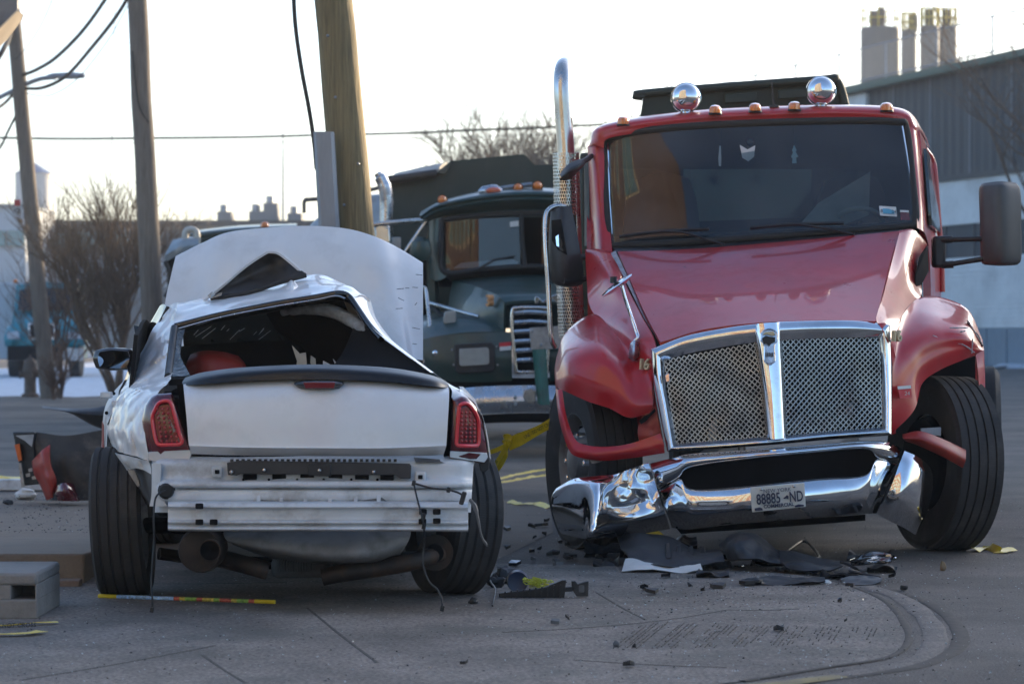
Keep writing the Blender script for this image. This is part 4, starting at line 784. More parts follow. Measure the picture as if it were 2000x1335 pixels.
plate('emblem_chip', [gd((1489,660,14.652)),gd((1496,655,14.65)),gd((1503,657,14.65)),gd((1514,658,14.652)),gd((1514,667,14.652)),gd((1507,670,14.65)),gd((1503,675,14.65)),gd((1496,670,14.65)),gd((1492,672,14.652))], .006, INK, em, 0)
plate('emblem_enamel', [gd((1490,653,14.652)),gd((1494,648,14.65)),gd((1510,647,14.65)),gd((1515,653,14.652)),gd((1508,655,14.65)),gd((1500,652,14.65))], .006, CREAM, em, 0)
for k in range(5): plate('emblem_letter', [gd((1495+k*3.3,688+(k%2),14.652)),gd((1497+k*3.3,688,14.652)),gd((1497.4+k*3.3,697-(k%3),14.652)),gd((1495.2+k*3.3,696,14.652))], .005, INK, em, 0)
# expanded metal inserts
def mesh_insert(tl, tr, bl, br, cols, rows_):
    mb = MB(); A, B, C_, D = P(*gd(tl)), P(*gd(tr)), P(*gd(bl)), P(*gd(br))
    def at(u, v): 
        p = A.lerp(B,u).lerp(C_.lerp(D,u), v); p.y += .012*noise.noise(p*5)+.02*max(0,noise.noise(p*2.2)); return p
    for i in range(cols*2+1):                       # zigzag strands
        pts = []
        for j in range(rows_*2+1):
            sh = .5 if (i+j) % 2 else -.5
            u = (i+sh*.92)/(cols*2); pts.append((min(1,max(0,u)), j/(rows_*2)))
        w3 = .0027
        for j in range(len(pts)-1):
            a, b = at(*pts[j]), at(*pts[j+1]); n_ = Vector((b.z-a.z,0,a.x-b.x)).normalized()*w3; y_ = Vector((0,.009,0))
            mb.hexa([a-n_,a+n_,a+n_+y_,a-n_+y_,b-n_,b+n_,b+n_+y_,b-n_+y_])
    return mb.ob('grille_mesh', GMESH, TRK, smooth=0)
mesh_insert((1296,702,14.87),(1478,668,14.79),(1320,868,14.89),(1502,853,14.82), 17, 16)
mesh_insert((1525,662,14.79),(1718,658,14.87),(1533,850,14.82),(1725,836,14.89), 18, 16)
rad = plate('radiator', [(1285,690,15.1),(1730,640,15.1),(1735,850,15.1),(1305,880,15.1)], .08, DARK, TRK, 0)
for k in range(12):
    x = 1300+random.random()*400; y = 690+random.random()*150; s_ = random.uniform(12,40)
    plate('broken_core', [(x,y,15.0+random.uniform(-.04,.05)),(x+s_,y+random.uniform(-25,25),15.02),(x+s_*.8,y+random.uniform(5,40),15.0),(x-s_*.2,y+random.uniform(10,45),15.03)], .01, random.choice([UNDER,DARK,GALV,DARK]), rad, 0)
plate('mesh_clip', [gd((1299,732,14.83)),gd((1307,728,14.82)),gd((1308,744,14.82)),gd((1301,746,14.83))], .02, CHROME, TRK, .002)
# -- hood mirror on its stalk
panel('hood_mirror', [[(1174,578,15.2),(1190,562,15.17),(1213,544,15.15),(1234,534,15.13)],[(1180,576,15.12),(1196,565,15.08),(1218,550,15.06),(1234,538,15.1)],[(1176,581,15.2),(1196,572,15.17),(1220,556,15.15),(1235,537,15.13)]], CHROME, TRK, t=.02, n=(8,16))
pipe('hood_mirror_stalk', [(1213,552,15.15),(1222,585,15.15),(1232,615,15.15),(1242,645,15.12),(1246,658,15.1),(1240,666,15.1),(1239,680,15.1)], .011, CHROME, TRK, 8, 24)
MB().lathe([(.001,-.02),(.02,-.015),(.02,.02)], P(1198,547,15.16), 'Z', 10).ob('mirror_pivot', BLK, TRK)
panel('hood_mirror_foot', [[(1231,670,15.1),(1240,664,15.05),(1250,668,15.1)],[(1229,690,15.08),(1239,690,15.03),(1251,688,15.08)],[(1228,698,15.1),(1238,703,15.05),(1249,696,15.1)]], CHROMED, TRK, t=.05, n=(8,8))
nv = Vector((.93,-.36,0)); text('fleet_number', '16', .085, CREAM, TRK, P(1259,712,14.99), Vector((.75,-.66,0)), Vector((.08,0,1)), .012, bold=.002)
text('fleet_number', '16', .085, CREAM, TRK, P(1750,657,14.9), Vector((.7,.7,0)), Vector((0,0,1)), .012, bold=.002)
# -- bumper
bt = [(1270,905),(1318,893),(1348,886),(1450,879),(1600,868),(1682,861),(1736,863),(1762,876)]
bs = [(1286,955),(1326,932),(1350,913),(1450,899),(1600,884),(1690,877),(1714,894),(1754,905)]
bb_ = [(1286,955),(1326,932),(1352,953),(1450,948),(1600,933),(1688,926),(1714,894),(1754,905)]
bo = [(1312,1030),(1340,1033),(1366,1031),(1450,1022),(1600,1010),(1672,1004),(1702,1002),(1713,1002)]
bd = [14.66,14.58,14.54,14.46,14.44,14.5,14.6,14.72]
mixp = lambda a, b, f: (a[0]*(1-f)+b[0]*f, a[1]*(1-f)+b[1]*f)
def brow(pts, off): return [(x,y,d_+off) for (x,y), d_ in zip(pts, bd)]
bump = panel('bumper', [brow(bt,.12), brow([mixp(a,b,.25) for a,b in zip(bt,bs)],.03), brow([mixp(a,b,.6) for a,b in zip(bt,bs)],0), brow([mixp(a,b,.95) for a,b in zip(bt,bs)],.02), brow(bs,.05)], CHROME, TRK, t=.03, n=(16,70), dent=.01, dfreq=4, smooth=60)
panel('bumper_lower', [brow(bb_,.05), brow([mixp(a,b,.06) for a,b in zip(bb_,bo)],.02), brow([mixp(a,b,.3) for a,b in zip(bb_,bo)],-.01), brow([mixp(a,b,.58) for a,b in zip(bb_,bo)],-.01), brow([mixp(a,b,.72) for a,b in zip(bb_,bo)],.02), brow(bo,.14)], CHROME, TRK, t=.03, n=(24,70), dent=.012, dfreq=4.2, smooth=60)
plate('bumper_slot_back', [(1325,905,14.76),(1450,890,14.72),(1715,870,14.78),(1722,935,14.78),(1450,960,14.72),(1330,962,14.76)], .03, DARK, TRK, 0)
panel('crumpled_bumper_end', [
 [(1086,953,14.82),(1120,935,14.66),(1162,929,14.6),(1200,926,14.6),(1234,914,14.66),(1266,903,14.66)],
 [(1078,968,14.8),(1124,948,14.56),(1164,944,14.4),(1200,938,14.56),(1230,932,14.72),(1272,918,14.6)],
 [(1077,990,14.78),(1130,985,14.5),(1163,985,14.3),(1194,968,14.5),(1226,958,14.78),(1282,950,14.6)],
 [(1084,1015,14.8),(1136,1014,14.46),(1158,1020,14.26),(1192,1000,14.42),(1236,985,14.64),(1293,985,14.62)],
 [(1092,1036,14.86),(1138,1034,14.5),(1154,1046,14.28),(1190,1034,14.44),(1244,1015,14.6),(1302,1010,14.66)],
 [(1098,1042,15.0),(1132,1050,14.85),(1156,1052,14.7),(1200,1048,14.72),(1252,1042,14.75),(1309,1032,14.8)]], CHROME, TRK, t=.015, n=(50,50), dent=.004, dfreq=4, smooth=50)
panel('bent_bumper_end', [
 [(1767,880,14.72),(1790,890,14.75),(1810,904,14.85),(1823,918,15.0)],
 [(1757,905,14.68),(1782,915,14.68),(1806,928,14.78),(1823,945,14.98)],
 [(1738,955,14.66),(1765,970,14.64),(1792,985,14.75),(1812,995,14.95)],
 [(1712,1002,14.74),(1740,1018,14.72),(1765,1030,14.8),(1788,1044,14.95)]], CHROME, TRK, t=.015, n=(24,24), dent=.012, dfreq=5)
plt = plate('number_plate', [(1465,951,14.395),(1571,942,14.385),(1574,989,14.385),(1469,1000,14.395)], .006, PLATEW, TRK, .003)
px_ = (P(1571,942,14.385)-P(1465,951,14.395)).normalized(); py_ = (P(1465,951,14.395)-P(1469,1000,14.395)).normalized()
text('plate_state', 'NEW YORK', .0285, NAVY, plt, P(1518,957,14.376), px_, py_, .001)
text('plate_number', '88885', .08, NAVY, plt, P(1501,974,14.376), px_, py_, .001, sx=.66, bold=.0012)
text('plate_number', 'ND', .08, NAVY, plt, P(1555,969.5,14.372), px_, py_, .001, sx=.62, bold=.0012)
plate('plate_state_mark', [(1530,972,14.379),(1534,969,14.379),(1537,966,14.379),(1540,968,14.379),(1540,974,14.379),(1536,972.5,14.379),(1531,973.5,14.379)], .002, NAVY, plt, 0)
text('plate_class', 'COMMERCIAL', .026, NAVY, plt, P(1521,986.5,14.376), px_, py_, .001, bold=.0008)
plate('plate_skyline', [(1474,992,14.381),(1484,990,14.381),(1489,992,14.381),(1490,996,14.381),(1474,997,14.381)], .002, NAVY, plt, 0)
plate('plate_skyline', [(1552,987,14.378),(1560,984,14.378),(1570,985,14.378),(1570,988,14.378),(1553,990,14.378)], .002, NAVY, plt, 0)
for x, y in ((1487,955),(1551,949)): MB().lathe([(.001,-.006),(.007,-.004),(.008,.004)], P(x,y,14.38), 'Y', 10).ob('plate_screw', CHROMED, plt)
for s_ in (1330,1640): 
    a = P(s_,960,14.8); MB().hexa([a+TX*x+TB*b+Vector((0,0,z)) for z in (-.12,.12) for x, b in ((-.05,0),(.05,0),(.05,5.6),(-.05,5.6))]).ob('chassis_rail', UNDER, TRK)
panel('front_valance', [[(1320,1030,14.75),(1500,1018,14.7),(1690,1004,14.75)],[(1330,1042,14.95),(1500,1030,14.95),(1690,1016,14.95)]], DARK, TRK, t=.02, n=(4,12))
pipe('front_axle', [(1170,965,15.35),(1500,975,15.4),(1830,960,15.5)], .06, UNDER, TRK, 10)
# -- cab
panel('cab_roof', [
 [(1178,284,16.95),(1196,262,16.95),(1330,246,17.0),(1480,238,17.02),(1640,234,17.0),(1752,236,16.95),(1776,252,16.95)],
 [(1160,276,16.98),(1184,247,16.97),(1330,228,17.0),(1480,218,17.02),(1640,214,17.0),(1762,220,16.97),(1790,248,16.98)],
 [(1150,285,17.15),(1176,244,17.15),(1330,219,17.18),(1480,209,17.2),(1640,205,17.18),(1760,212,17.15),(1793,246,17.15)],
 [(1150,300,17.8),(1180,245,17.8),(1330,221,17.8),(1480,212,17.8),(1640,208,17.8),(1766,216,17.8),(1805,260,17.8)],
 [(1155,320,18.45),(1186,262,18.45),(1330,238,18.45),(1480,230,18.45),(1640,226,18.45),(1772,232,18.45),(1815,285,18.45)]], RED, TRK, t=.02, n=(32,50), back=(0,.3,-1), smooth=60)
panel('cab_pillar', [[(1148,286,17.1),(1160,278,17.02),(1180,282,17.02)],[(1150,340,17.1),(1162,340,16.96),(1184,340,16.95)],[(1150,420,17.1),(1168,420,16.88),(1189,420,16.87)],[(1148,490,17.1),(1172,492,16.75),(1196,492,16.72)]], RED, TRK, t=.04, n=(20,10), smooth=60)
panel('cab_pillar', [[(1772,252,16.93),(1786,246,16.98),(1794,252,17.12)],[(1780,310,16.84),(1794,310,16.9),(1801,312,17.1)],[(1788,385,16.75),(1801,390,16.8),(1807,395,17.05)],[(1792,445,16.6),(1806,455,16.68),(1814,480,16.95)]], RED, TRK, t=.04, n=(20,10), smooth=60)
wsr = [[(1184,280,17.04),(1200,264,17.0),(1330,248,16.98),(1480,240,16.96),(1640,236,16.94),(1748,238,16.9),(1770,252,16.92)],
 [(1186,380,16.92),(1205,376,16.88),(1330,366,16.85),(1480,356,16.83),(1640,350,16.81),(1765,350,16.78),(1782,352,16.8)],
 [(1192,476,16.8),(1212,480,16.76),(1330,474,16.72),(1480,464,16.7),(1640,452,16.68),(1768,442,16.65),(1788,430,16.67)]]
panel('windscreen', wsr, GLASS, TRK, t=0, n=(16,40), smooth=80)
gask = [wsr[0][0],wsr[0][1],wsr[0][2],wsr[0][3],wsr[0][4],wsr[0][5],wsr[0][6],wsr[1][6],wsr[2][6],wsr[2][5],wsr[2][4],wsr[2][3],wsr[2][2],wsr[2][1],wsr[2][0],wsr[1][0],wsr[0][0]]
pipe('windscreen_seal', gask, .025, RUBBER, TRK, 8, 110)
panel('cowl', [[(1196,482,16.78),(1330,479,16.72),(1480,469,16.7),(1640,457,16.68),(1764,447,16.65)],[(1204,491,16.56),(1333,487,16.62),(1480,476,16.62),(1640,462,16.58),(1758,451,16.48)]], BLK, TRK, t=.03, n=(6,20), back=(0,0,-1))
for pts in ([(1210,462,16.72),(1290,452,16.7),(1385,447,16.66)], [(1465,445,16.64),(1550,438,16.63),(1648,436,16.62)]):
    pipe('wiper_blade', pts, .013, BLK, TRK, 6, 16)
for pts in ([(1300,452,16.68),(1340,455,16.66),(1415,478,16.62)], [(1560,438,16.62),(1620,447,16.6),(1668,458,16.56)]): pipe('wiper_arm', pts, .009, BLK, TRK, 6, 10)
# cab back wall with window, floor, inside
def wallquad(name, pts, mat, t=.03, par=TRK, back=(0,1,0)): return plate(name, pts, t, mat, par, 0, back=back)
wallquad('back_wall', [(1165,440,18.3),(1805,415,18.3),(1800,640,18.3),(1165,640,18.3)], DARK); wallquad('back_wall', [(1160,300,18.3),(1190,252,18.3),(1330,232,18.3),(1480,224,18.3),(1640,220,18.3),(1765,228,18.3),(1805,270,18.3),(1805,330,18.3),(1160,330,18.3)], DARK)
wallquad('back_wall', [(1165,330,18.31),(1335,330,18.31),(1335,440,18.31),(1165,440,18.31)], DARK); wallquad('back_wall', [(1585,330,18.31),(1805,330,18.31),(1805,440,18.31),(1585,440,18.31)], DARK)
wallquad('rear_window', [(1335,330,18.32),(1585,330,18.32),(1585,440,18.32),(1335,440,18.32)], glass('rear window glass', (.6,.72,.7), .03, 1.4, .2), .01)
panel('dashboard', [[(1190,478,16.86),(1480,468,16.8),(1785,446,16.78)],[(1185,470,17.05),(1480,460,17.05),(1790,442,17.05)],[(1180,620,17.1),(1480,620,17.1),(1790,620,17.1)]], DARK, TRK, t=.05, n=(12,16), back=(0,.3,-1))
for x0, x1 in ((1215,1370),(1590,1740)):
    panel('seat', [[(x0+25,352,17.75),((x0+x1)/2,335,17.7),(x1-25,348,17.75)],[(x0+8,400,17.7),((x0+x1)/2,395,17.62),(x1-8,398,17.7)],[(x0,500,17.6),((x0+x1)/2,500,17.5),(x1,500,17.6)]], SEAT, TRK, t=.16, n=(12,12))
sw = [P(1680+44*math.cos(a/24*2*math.pi), 435+28*math.sin(a/24*2*math.pi), 17.05+.1*math.sin(a/24*2*math.pi)) for a in range(25)]
MB().tube(sw, .017, 8).ob('steering_wheel', M('grey wheel rim', (.22,.24,.22), .6), TRK)
pipe('steering_column', [(1680,438,17.05),(1690,480,16.9)], .03, DARK, TRK, 8)
plate('paper_on_dash', [(1560,440,16.95),(1600,395,17.15),(1700,335,17.2),(1697,420,17.1),(1640,442,16.95)], .004, M('grey sunshade', (.2,.22,.2), .8, var=.2), TRK, 0)
plate('rear_view_mark', [(1445,283,16.9),(1460,292,16.9),(1475,284,16.9),(1473,306,16.9),(1462,315,16.9),(1450,308,16.9)], .01, PAPER, TRK, 0)
MB().ball(P(1465,278,16.97), .03, 12).ob('dome_camera', BLKG, TRK)
for x in (1407, 1551):
    if x == 1407: plate('air_freshener', [(1405,285,17.0),(1408,285,17.0),(1409,312,17.0),(1408,325,17.0),(1404,324,17.0),(1403,310,17.0)], .003, PAPER, TRK, 0)
    else: plate('air_freshener', [(1551,282,17.0),(1556,294,17.0),(1554,296,17.0),(1559,306,17.0),(1555,308,17.0),(1556,319,17.0),(1547,319,17.0),(1548,309,17.0),(1545,307,17.0),(1549,297,17.0),(1547,295,17.0)], .003, STBLUE if 0 else M('pale blue card', (.4,.6,.65), .7), TRK, 0)
    pipe('freshener_string', [(x,248,16.97),(x,284,17.0)], .002, INK, TRK, 4)
s1 = plate('inspection_sticker', [(1717,402,16.71),(1750,404,16.7),(1752,423,16.68),(1719,421,16.68)], .003, PAPER, TRK, 0)
plate('sticker_panel', [(1724,407,16.7),(1746,408,16.7),(1747,418,16.68),(1725,417,16.68)], .002, STBLUE, s1, 0)
text('sticker_number', '24', .03, INK, s1, P(1746,413.5,16.67), (1,.05,0), (0,.2,1), .001); text('sticker_number', '8', .03, INK, s1, P(1722,412,16.67), (1,.05,0), (0,.2,1), .001)
s2 = plate('registration_sticker', [(1758,410,16.7),(1775,411,16.7),(1777,430,16.67),(1760,429,16.67)], .003, STREDD, TRK, 0)
plate('sticker_header', [(1758,410,16.69),(1775,411,16.69),(1775,415,16.685),(1758,414,16.685)], .002, PAPER, s2, 0)
# cab sides
panel('door', [[(1797,255,17.05),(1806,275,17.8),(1814,300,18.4)],[(1806,395,17.0),(1818,400,17.8),(1828,405,18.4)],[(1812,470,16.95),(1825,480,17.8),(1836,485,18.4)],[(1818,560,16.9),(1830,570,17.8),(1838,580,18.4)],[(1818,760,16.9),(1830,760,17.8),(1838,760,18.4)]], RED, TRK, t=.05, n=(24,14), back=(-1,0,0))
panel('door_window', [[(1803,290,17.1),(1811,305,17.8),(1816,318,18.2)],[(1812,400,17.05),(1822,408,17.8),(1828,412,18.2)],[(1814,440,17.05),(1826,450,17.8),(1832,455,18.2)]], BLKG, TRK, t=.02, n=(12,8), back=(1,0,0))
pipe('door_edge_trim', [(1806,292,18.2),(1820,312,18.3),(1826,340,18.3),(1832,420,18.3),(1838,500,18.3),(1840,570,18.3)], .022, RED, TRK, 8, 20)
pipe('door_edge_strip', [(1812,300,18.1),(1817,330,18.1),(1826,440,18.1),(1832,500,18.1)], .008, STEEL, TRK, 6, 12)
panel('door', [[(1152,300,17.1),(1158,310,17.8),(1165,320,18.4)],[(1148,400,17.1),(1156,400,17.8),(1165,400,18.4)],[(1146,480,17.0),(1156,480,17.8),(1165,480,18.4)],[(1150,720,17.0),(1160,720,17.8),(1168,720,18.4)]], RED, TRK, t=.05, n=(20,12), back=(1,0,0))
plate('door_gap', [(1141,310,17.15),(1150,305,17.12),(1152,480,17.02),(1142,480,17.1)], .06, BLK, TRK, 0)
# roof lamps
for x, y in ((1217,238),(1397,216),(1475,212),(1552,209),(1732,211)):
    b = MB().lathe([(.045,0),(.04,.018),(.036,.02)], P(x,y+8,16.97), 'Z', 16).ob('marker_lamp', BLK, TRK)
    panel('lamp_lens', [[(x-11,y+4,16.94),(x,y+4,16.9),(x+11,y+4,16.94)],[(x-10,y-6,16.94),(x,y-7,16.905),(x+10,y-6,16.94)],[(x-7,y-10,16.97),(x,y-11,16.97),(x+7,y-10,16.97)]], AMBER, b, t=.06, n=(8,10))
for x, y in ((1340,191),(1604,178)):
    b = MB().lathe([(.001,-.1),(.05,-.093),(.078,-.07),(.09,-.03),(.093,0),(.085,.05),(.05,.09),(.001,.1)], P(x,y,17.1), 'Y', 36).ob('roof_lamp', CHROME, TRK, smooth=70)
    MB().lathe([(.098,-.012),(.098,.012),(.09,.014),(.09,-.014)], P(x,y,17.1), 'Y', 36, caps=False).ob('lamp_rim', CHROME, b)
    MB().lathe([(.05,0),(.02,.02),(.02,.06)], P(x,y+31,17.1), 'Z', 14).ob('lamp_foot', CHROME, b)
an = pipe('antenna', [(1512,210,17.1),(1510,190,17.1),(1507,156,17.1)], [.008,.006,.003], BLK, TRK, 6)
MB().box(P(1512,209,17.1), (.06,.06,.02)).ob('antenna_foot', BLK, TRK, bevel=.006)
# exhaust stack and heat shield
pipe('exhaust_stack', [(1106,330,17.5),(1105,290,17.5),(1101,230,17.5),(1098,180,17.5),(1098,155,17.52),(1099,140,17.57),(1101,131,17.65),(1103,128,17.75)], .057, STEEL, TRK, 20, 40)
def shield(y0, y1, x, d, r, xb):
    mb = MB(); a, b = P(x,y0,d), P(xb,y1,d); n_, m_ = 16, int((y1-y0)/6.5)
    for j in range(m_):
        for i in range(n_):
            def pt(u, v):
                an = R(-80+160*(u)/n_); c = a.lerp(b, v/m_); return c+Vector((r*math.sin(an), -r*math.cos(an)*.8, 0))
            off = .5 if j % 2 else 0; u0 = i+off; c = [pt(u0,j),pt(u0+1,j),pt(u0+1,j+1),pt(u0,j+1)]
            ctr = sum(c, Vector())/4; inn = [ctr.lerp(pt(u0+.5+.33*math.cos(k*math.pi/4+math.pi*1.25), j+.5+.4*math.sin(k*math.pi/4+math.pi*1.25)), 1) for k in range(8)]
            k0 = [0,2,4,6]
            mb.add(c+inn, [(0,1,4+2,4+1,4+0),(1,2,4+4,4+3,4+2),(2,3,4+6,4+5,4+4),(3,0,4+0,4+7,4+6)])
    return mb
shield(300, 420, 1105, 17.4, .088, 1108).ob('heat_shield', STEEL, TRK, smooth=0); shield(555, 660, 1112, 17.35, .088, 1117).ob('heat_shield', STEEL, TRK, smooth=0)
pipe('exhaust_core', [(1106,310,17.5),(1110,450,17.5),(1116,660,17.5)], .055, RUST, TRK, 14)
plate('shield_side', [(1124,298,17.42),(1131,298,17.45),(1137,500,17.4),(1140,640,17.4),(1132,645,17.36)], .2, STEEL, TRK, .003)
# mirrors
lm = panel('mirror_housing', [[(1076,412,16.7),(1095,404,16.62),(1116,402,16.65)],[(1073,450,16.66),(1096,448,16.55),(1126,450,16.62)],[(1072,500,16.64),(1100,500,16.52),(1136,505,16.6)],[(1075,545,16.66),(1100,550,16.56),(1140,545,16.64)],[(1088,556,16.7),(1110,560,16.65),(1136,556,16.7)]], BLK, TRK, t=.1, n=(28,16), smooth=60)
plate('mirror_recess', [(1077,430,16.6),(1096,428,16.54),(1103,480,16.5),(1108,498,16.5),(1090,488,16.53),(1078,470,16.58)], .012, DARK, lm, 0)
plate('mirror_piece', [(1085,462,16.54),(1091,458,16.53),(1092,482,16.52),(1087,480,16.53)], .01, CHROME, lm, 0)
pipe('mirror_tube', [(1104,404,16.72),(1090,402,16.7),(1074,408,16.68),(1066,425,16.66),(1066,480,16.62),(1071,560,16.6),(1075,640,16.58),(1078,665,16.58),(1084,678,16.6)], .016, STEEL, TRK, 10, 50)
for y in (505, 548): pipe('mirror_arm', [(1100,y,16.56),(1140,y-3,16.66),(1160,y-4,16.8)], .02, BLK, TRK, 8)
panel('visor_mirror', [[(1093,340,16.8),(1108,322,16.75),(1128,312,16.78),(1140,312,16.8)],[(1096,346,16.72),(1112,334,16.66),(1130,324,16.7),(1142,318,16.78)],[(1093,352,16.78),(1112,350,16.74),(1130,334,16.76),(1142,322,16.8)]], BLK, TRK, t=.05, n=(10,14))
pipe('visor_mirror_arm', [(1132,318,16.8),(1146,312,16.9),(1155,305,17.0)], .018, BLK, TRK, 8)
rm = panel('mirror_housing', [[(1924,357,16.7),(1955,354,16.62),(1985,357,16.7)],[(1919,372,16.66),(1955,370,16.56),(1993,374,16.66)],[(1921,435,16.64),(1957,435,16.54),(1995,435,16.64)],[(1923,505,16.66),(1958,506,16.56),(1995,503,16.66)],[(1930,516,16.7),(1960,518,16.64),(1987,517,16.7)]], M('grey mirror plastic', (.085,.083,.08), .5, var=.15), TRK, t=.13, n=(30,20), smooth=60)
for a, b in (((1846,468),(1928,466)), ((1848,517),(1930,504))):
    pipe('mirror_arm', [(a[0],a[1],16.8),(b[0],b[1],16.72)], .017, BLK, TRK, 10); pipe('arm_socket', [(a[0]-8,a[1],16.82),(a[0]+14,a[1]-1,16.8)], .024, BLK, TRK, 12)
MB().box(P(1833,492,16.85), (.08,.1,.2)).ob('mirror_bracket', BLK, TRK, bevel=.02)
# wheels
def wheel_truck(at, rz, sgn, w_=.14, name='wheel', ry=0):
    r = .505; pr = [(.28,-w_*.85),(.4,-w_),(.46,-w_),(.488,-w_*.9)]
    for k in range(5):
        x = -w_*.78+k*w_*.39
        pr += [(r,x-.022),(r,x+.02),(r-.013,x+.023),(r-.013,x+.0305)] if k < 4 else [(r,x-.022),(r,x+.02)]
    pr += [(.488,w_*.9),(.46,w_),(.4,w_),(.28,w_*.85)]
    rim = MB().lathe([(.06,sgn*.14),(.1,sgn*.13),(.105,sgn*.06),(.2,sgn*.06),(.24,sgn*.0),(.27,sgn*.02),(.285,sgn*.12),(.292,sgn*.12),(.285,-sgn*.1),(.27,-sgn*.1),(.1,-sgn*.05)], n=40).ob(name, ALU, TRK, at=at, rot=(0,ry,rz))
    t = MB().lathe(pr, n=72, caps=False).ob('tyre', TYRET, rim, at=Vector(at), smooth=25); t.location = (0,0,0)
    dr = MB().lathe([(.1,-sgn*.16),(.25,-sgn*.15),(.275,-sgn*.1),(.27,-sgn*.02)], n=28).ob('brake_drum', DARK, rim, at=Vector(at)); dr.location = (0,0,0)
    nut = None
    for k in range(10):
        a = 2*math.pi*k/10
        if nut is None: nut = MB().lathe([(.019,0),(.019,.05),(.014,.06),(.001,.06)] if sgn > 0 else [(.019,0),(.019,-.05),(.014,-.06),(.001,-.06)], n=8).ob('lug_nut', CHROME, rim, at=Vector(at)); c = nut
        else: c = nut.copy(); COL.objects.link(c)
        c.parent = rim; c.location = (sgn*.06, .165*math.cos(a), .165*math.sin(a))
    for k in range(10):
        a = 2*math.pi*(k+.5)/10; h_ = MB().lathe([(.024,sgn*.02),(.024,sgn*.034)], (0,.225*math.cos(a),.225*math.sin(a)), n=10).ob('hand_hole', DARK, rim, at=Vector(at)); h_.location = (0,0,0)
    return rim
wheel_truck((P(1158,930,15.62).x, 15.62, .505), R(17), -1); wheel_truck((P(1843,930,15.5).x, 15.5, .505), R(17), 1, ry=R(2))
for s_ in (-.95, .95): wheel_truck(Vector((1.78,15.4,.505))+TB*4.6+TX*s_, TA, 1 if s_ > 0 else -1, .26)
# dump body
BO = Vector((P(1455,300,18.9).x, 18.9, 0))
def bp(s, b, z): return BO+TX*s+TB*b+Vector((0,0,z))
MB().hexa([bp(-1.18,0,1.15),bp(1.14,0,1.15),bp(1.14,4.6,1.15),bp(-1.18,4.6,1.15),bp(-1.18,0,2.55),bp(1.14,0,2.55),bp(1.14,4.6,2.55),bp(-1.18,4.6,2.55)]).ob('dump_body', GREENB, TRK, bevel=.02)
plate('dump_body_headboard', [(1247,250,18.8),(1257,190,18.8),(1266,182,18.8),(1590,157,18.85),(1634,158,18.9),(1654,215,18.9),(1654,250,18.9)], .08, GREENB, TRK, .01)
plate('headboard_rib', [(1416,184,18.78),(1478,179,18.79),(1478,198,18.79),(1416,202,18.78)], .03, GREENB, TRK, .006); plate('headboard_rib', [(1520,176,18.8),(1575,172,18.8),(1575,190,18.8),(1520,194,18.8)], .03, GREENB, TRK, .006)
pipe('headboard_rail', [(1257,190,18.78),(1266,182,18.78),(1590,157,18.83),(1634,158,18.88),(1654,215,18.88)], .03, GREENB, TRK, 8, 40)
# ================================================================ TRUCKS BEHIND
MK = T('green_dump_truck', 'dusty dark green dump truck parked between the white car and red truck', 'truck', (P(1035,890,27.2).x, 27.2, 0))
def mirx(c, cx=1037): return [(2*cx-p[0],)+tuple(p[1:]) for p in c][::-1]
def both(name, ctrl, mat, **k):
    a = panel(name, ctrl, mat, MK, **k); panel(name, [mirx(r) for r in ctrl], mat, MK, **k); return a
panel('hood', [[(884,548,28.7),(960,538,28.75),(1037,534,28.8),(1114,538,28.75),(1190,548,28.7)],[(925,558,27.9),(975,552,27.9),(1037,548,27.9),(1099,552,27.9),(1149,558,27.9)],[(968,574,27.2),(1000,571,27.15),(1037,570,27.15),(1074,571,27.15),(1106,574,27.2)],[(985,590,27.0),(1008,587,26.95),(1037,586,26.95),(1066,587,26.95),(1089,590,27.0)]], GREEN, MK, t=.03, n=(16,24), back=(0,.3,-1))
both('hood_side', [[(884,548,28.7),(925,558,27.9),(968,574,27.2),(985,590,27.0)],[(876,590,28.6),(915,595,27.8),(962,605,27.15),(984,612,27.0)],[(872,640,28.6),(905,640,27.8),(960,645,27.2),(984,655,27.0)]], GREEN, t=.03, n=(12,18), back=(1,1,0))
both('fender_top', [[(800,630,28.3),(840,612,28.2),(900,610,28.0),(960,622,27.5)],[(812,640,27.5),(850,624,27.4),(910,622,27.3),(972,630,27.2)],[(826,662,27.0),(860,655,26.98),(920,648,26.98),(985,648,26.98)]], GREEN, t=.04, n=(12,16), back=(0,.3,-1))
both('fender_front', [[(826,662,27.0),(860,655,26.96),(930,650,26.95),(1000,648,26.95)],[(828,700,26.96),(860,700,26.92),(930,700,26.9),(1000,700,26.9)],[(845,738,26.98),(870,744,26.94),(930,746,26.94),(1000,744,26.95)]], GREEN, t=.3, n=(14,18))
hb = plate('headlamp_bezel', [(887,672,26.88),(960,668,26.88),(966,676,26.88),(968,718,26.88),(962,726,26.88),(895,730,26.88),(888,722,26.88)], .05, BLK, MK, .01)
plate('headlamp_lens', [(897,681,26.86),(951,678,26.86),(955,682,26.86),(956,708,26.86),(952,712,26.86),(901,715,26.86),(897,711,26.86)], .02, M('clouded lamp lens', (.36,.35,.32), .3, var=.15, coat=.5), hb, .006)
plate('headlamp_lens', mirx([(897,681,26.86),(951,678,26.86),(956,708,26.86),(901,715,26.86)]), .02, bpy.data.materials['clouded lamp lens'], MK, .006)
for x, y in ((883,683),(970,677),(886,712),(972,712)): MB().ball(P(x,y,26.9), .012, 8).ob('rivet', ALU, MK)
ds = plate('warning_decal', [(975,669,26.88),(998,667,26.88),(999,683,26.88),(976,685,26.88)], .006, STREDD, MK, 0)
plate('decal_panel', [(976,677,26.872),(999,675,26.872),(999,683,26.872),(976,685,26.872)], .004, PAPER, ds, 0)
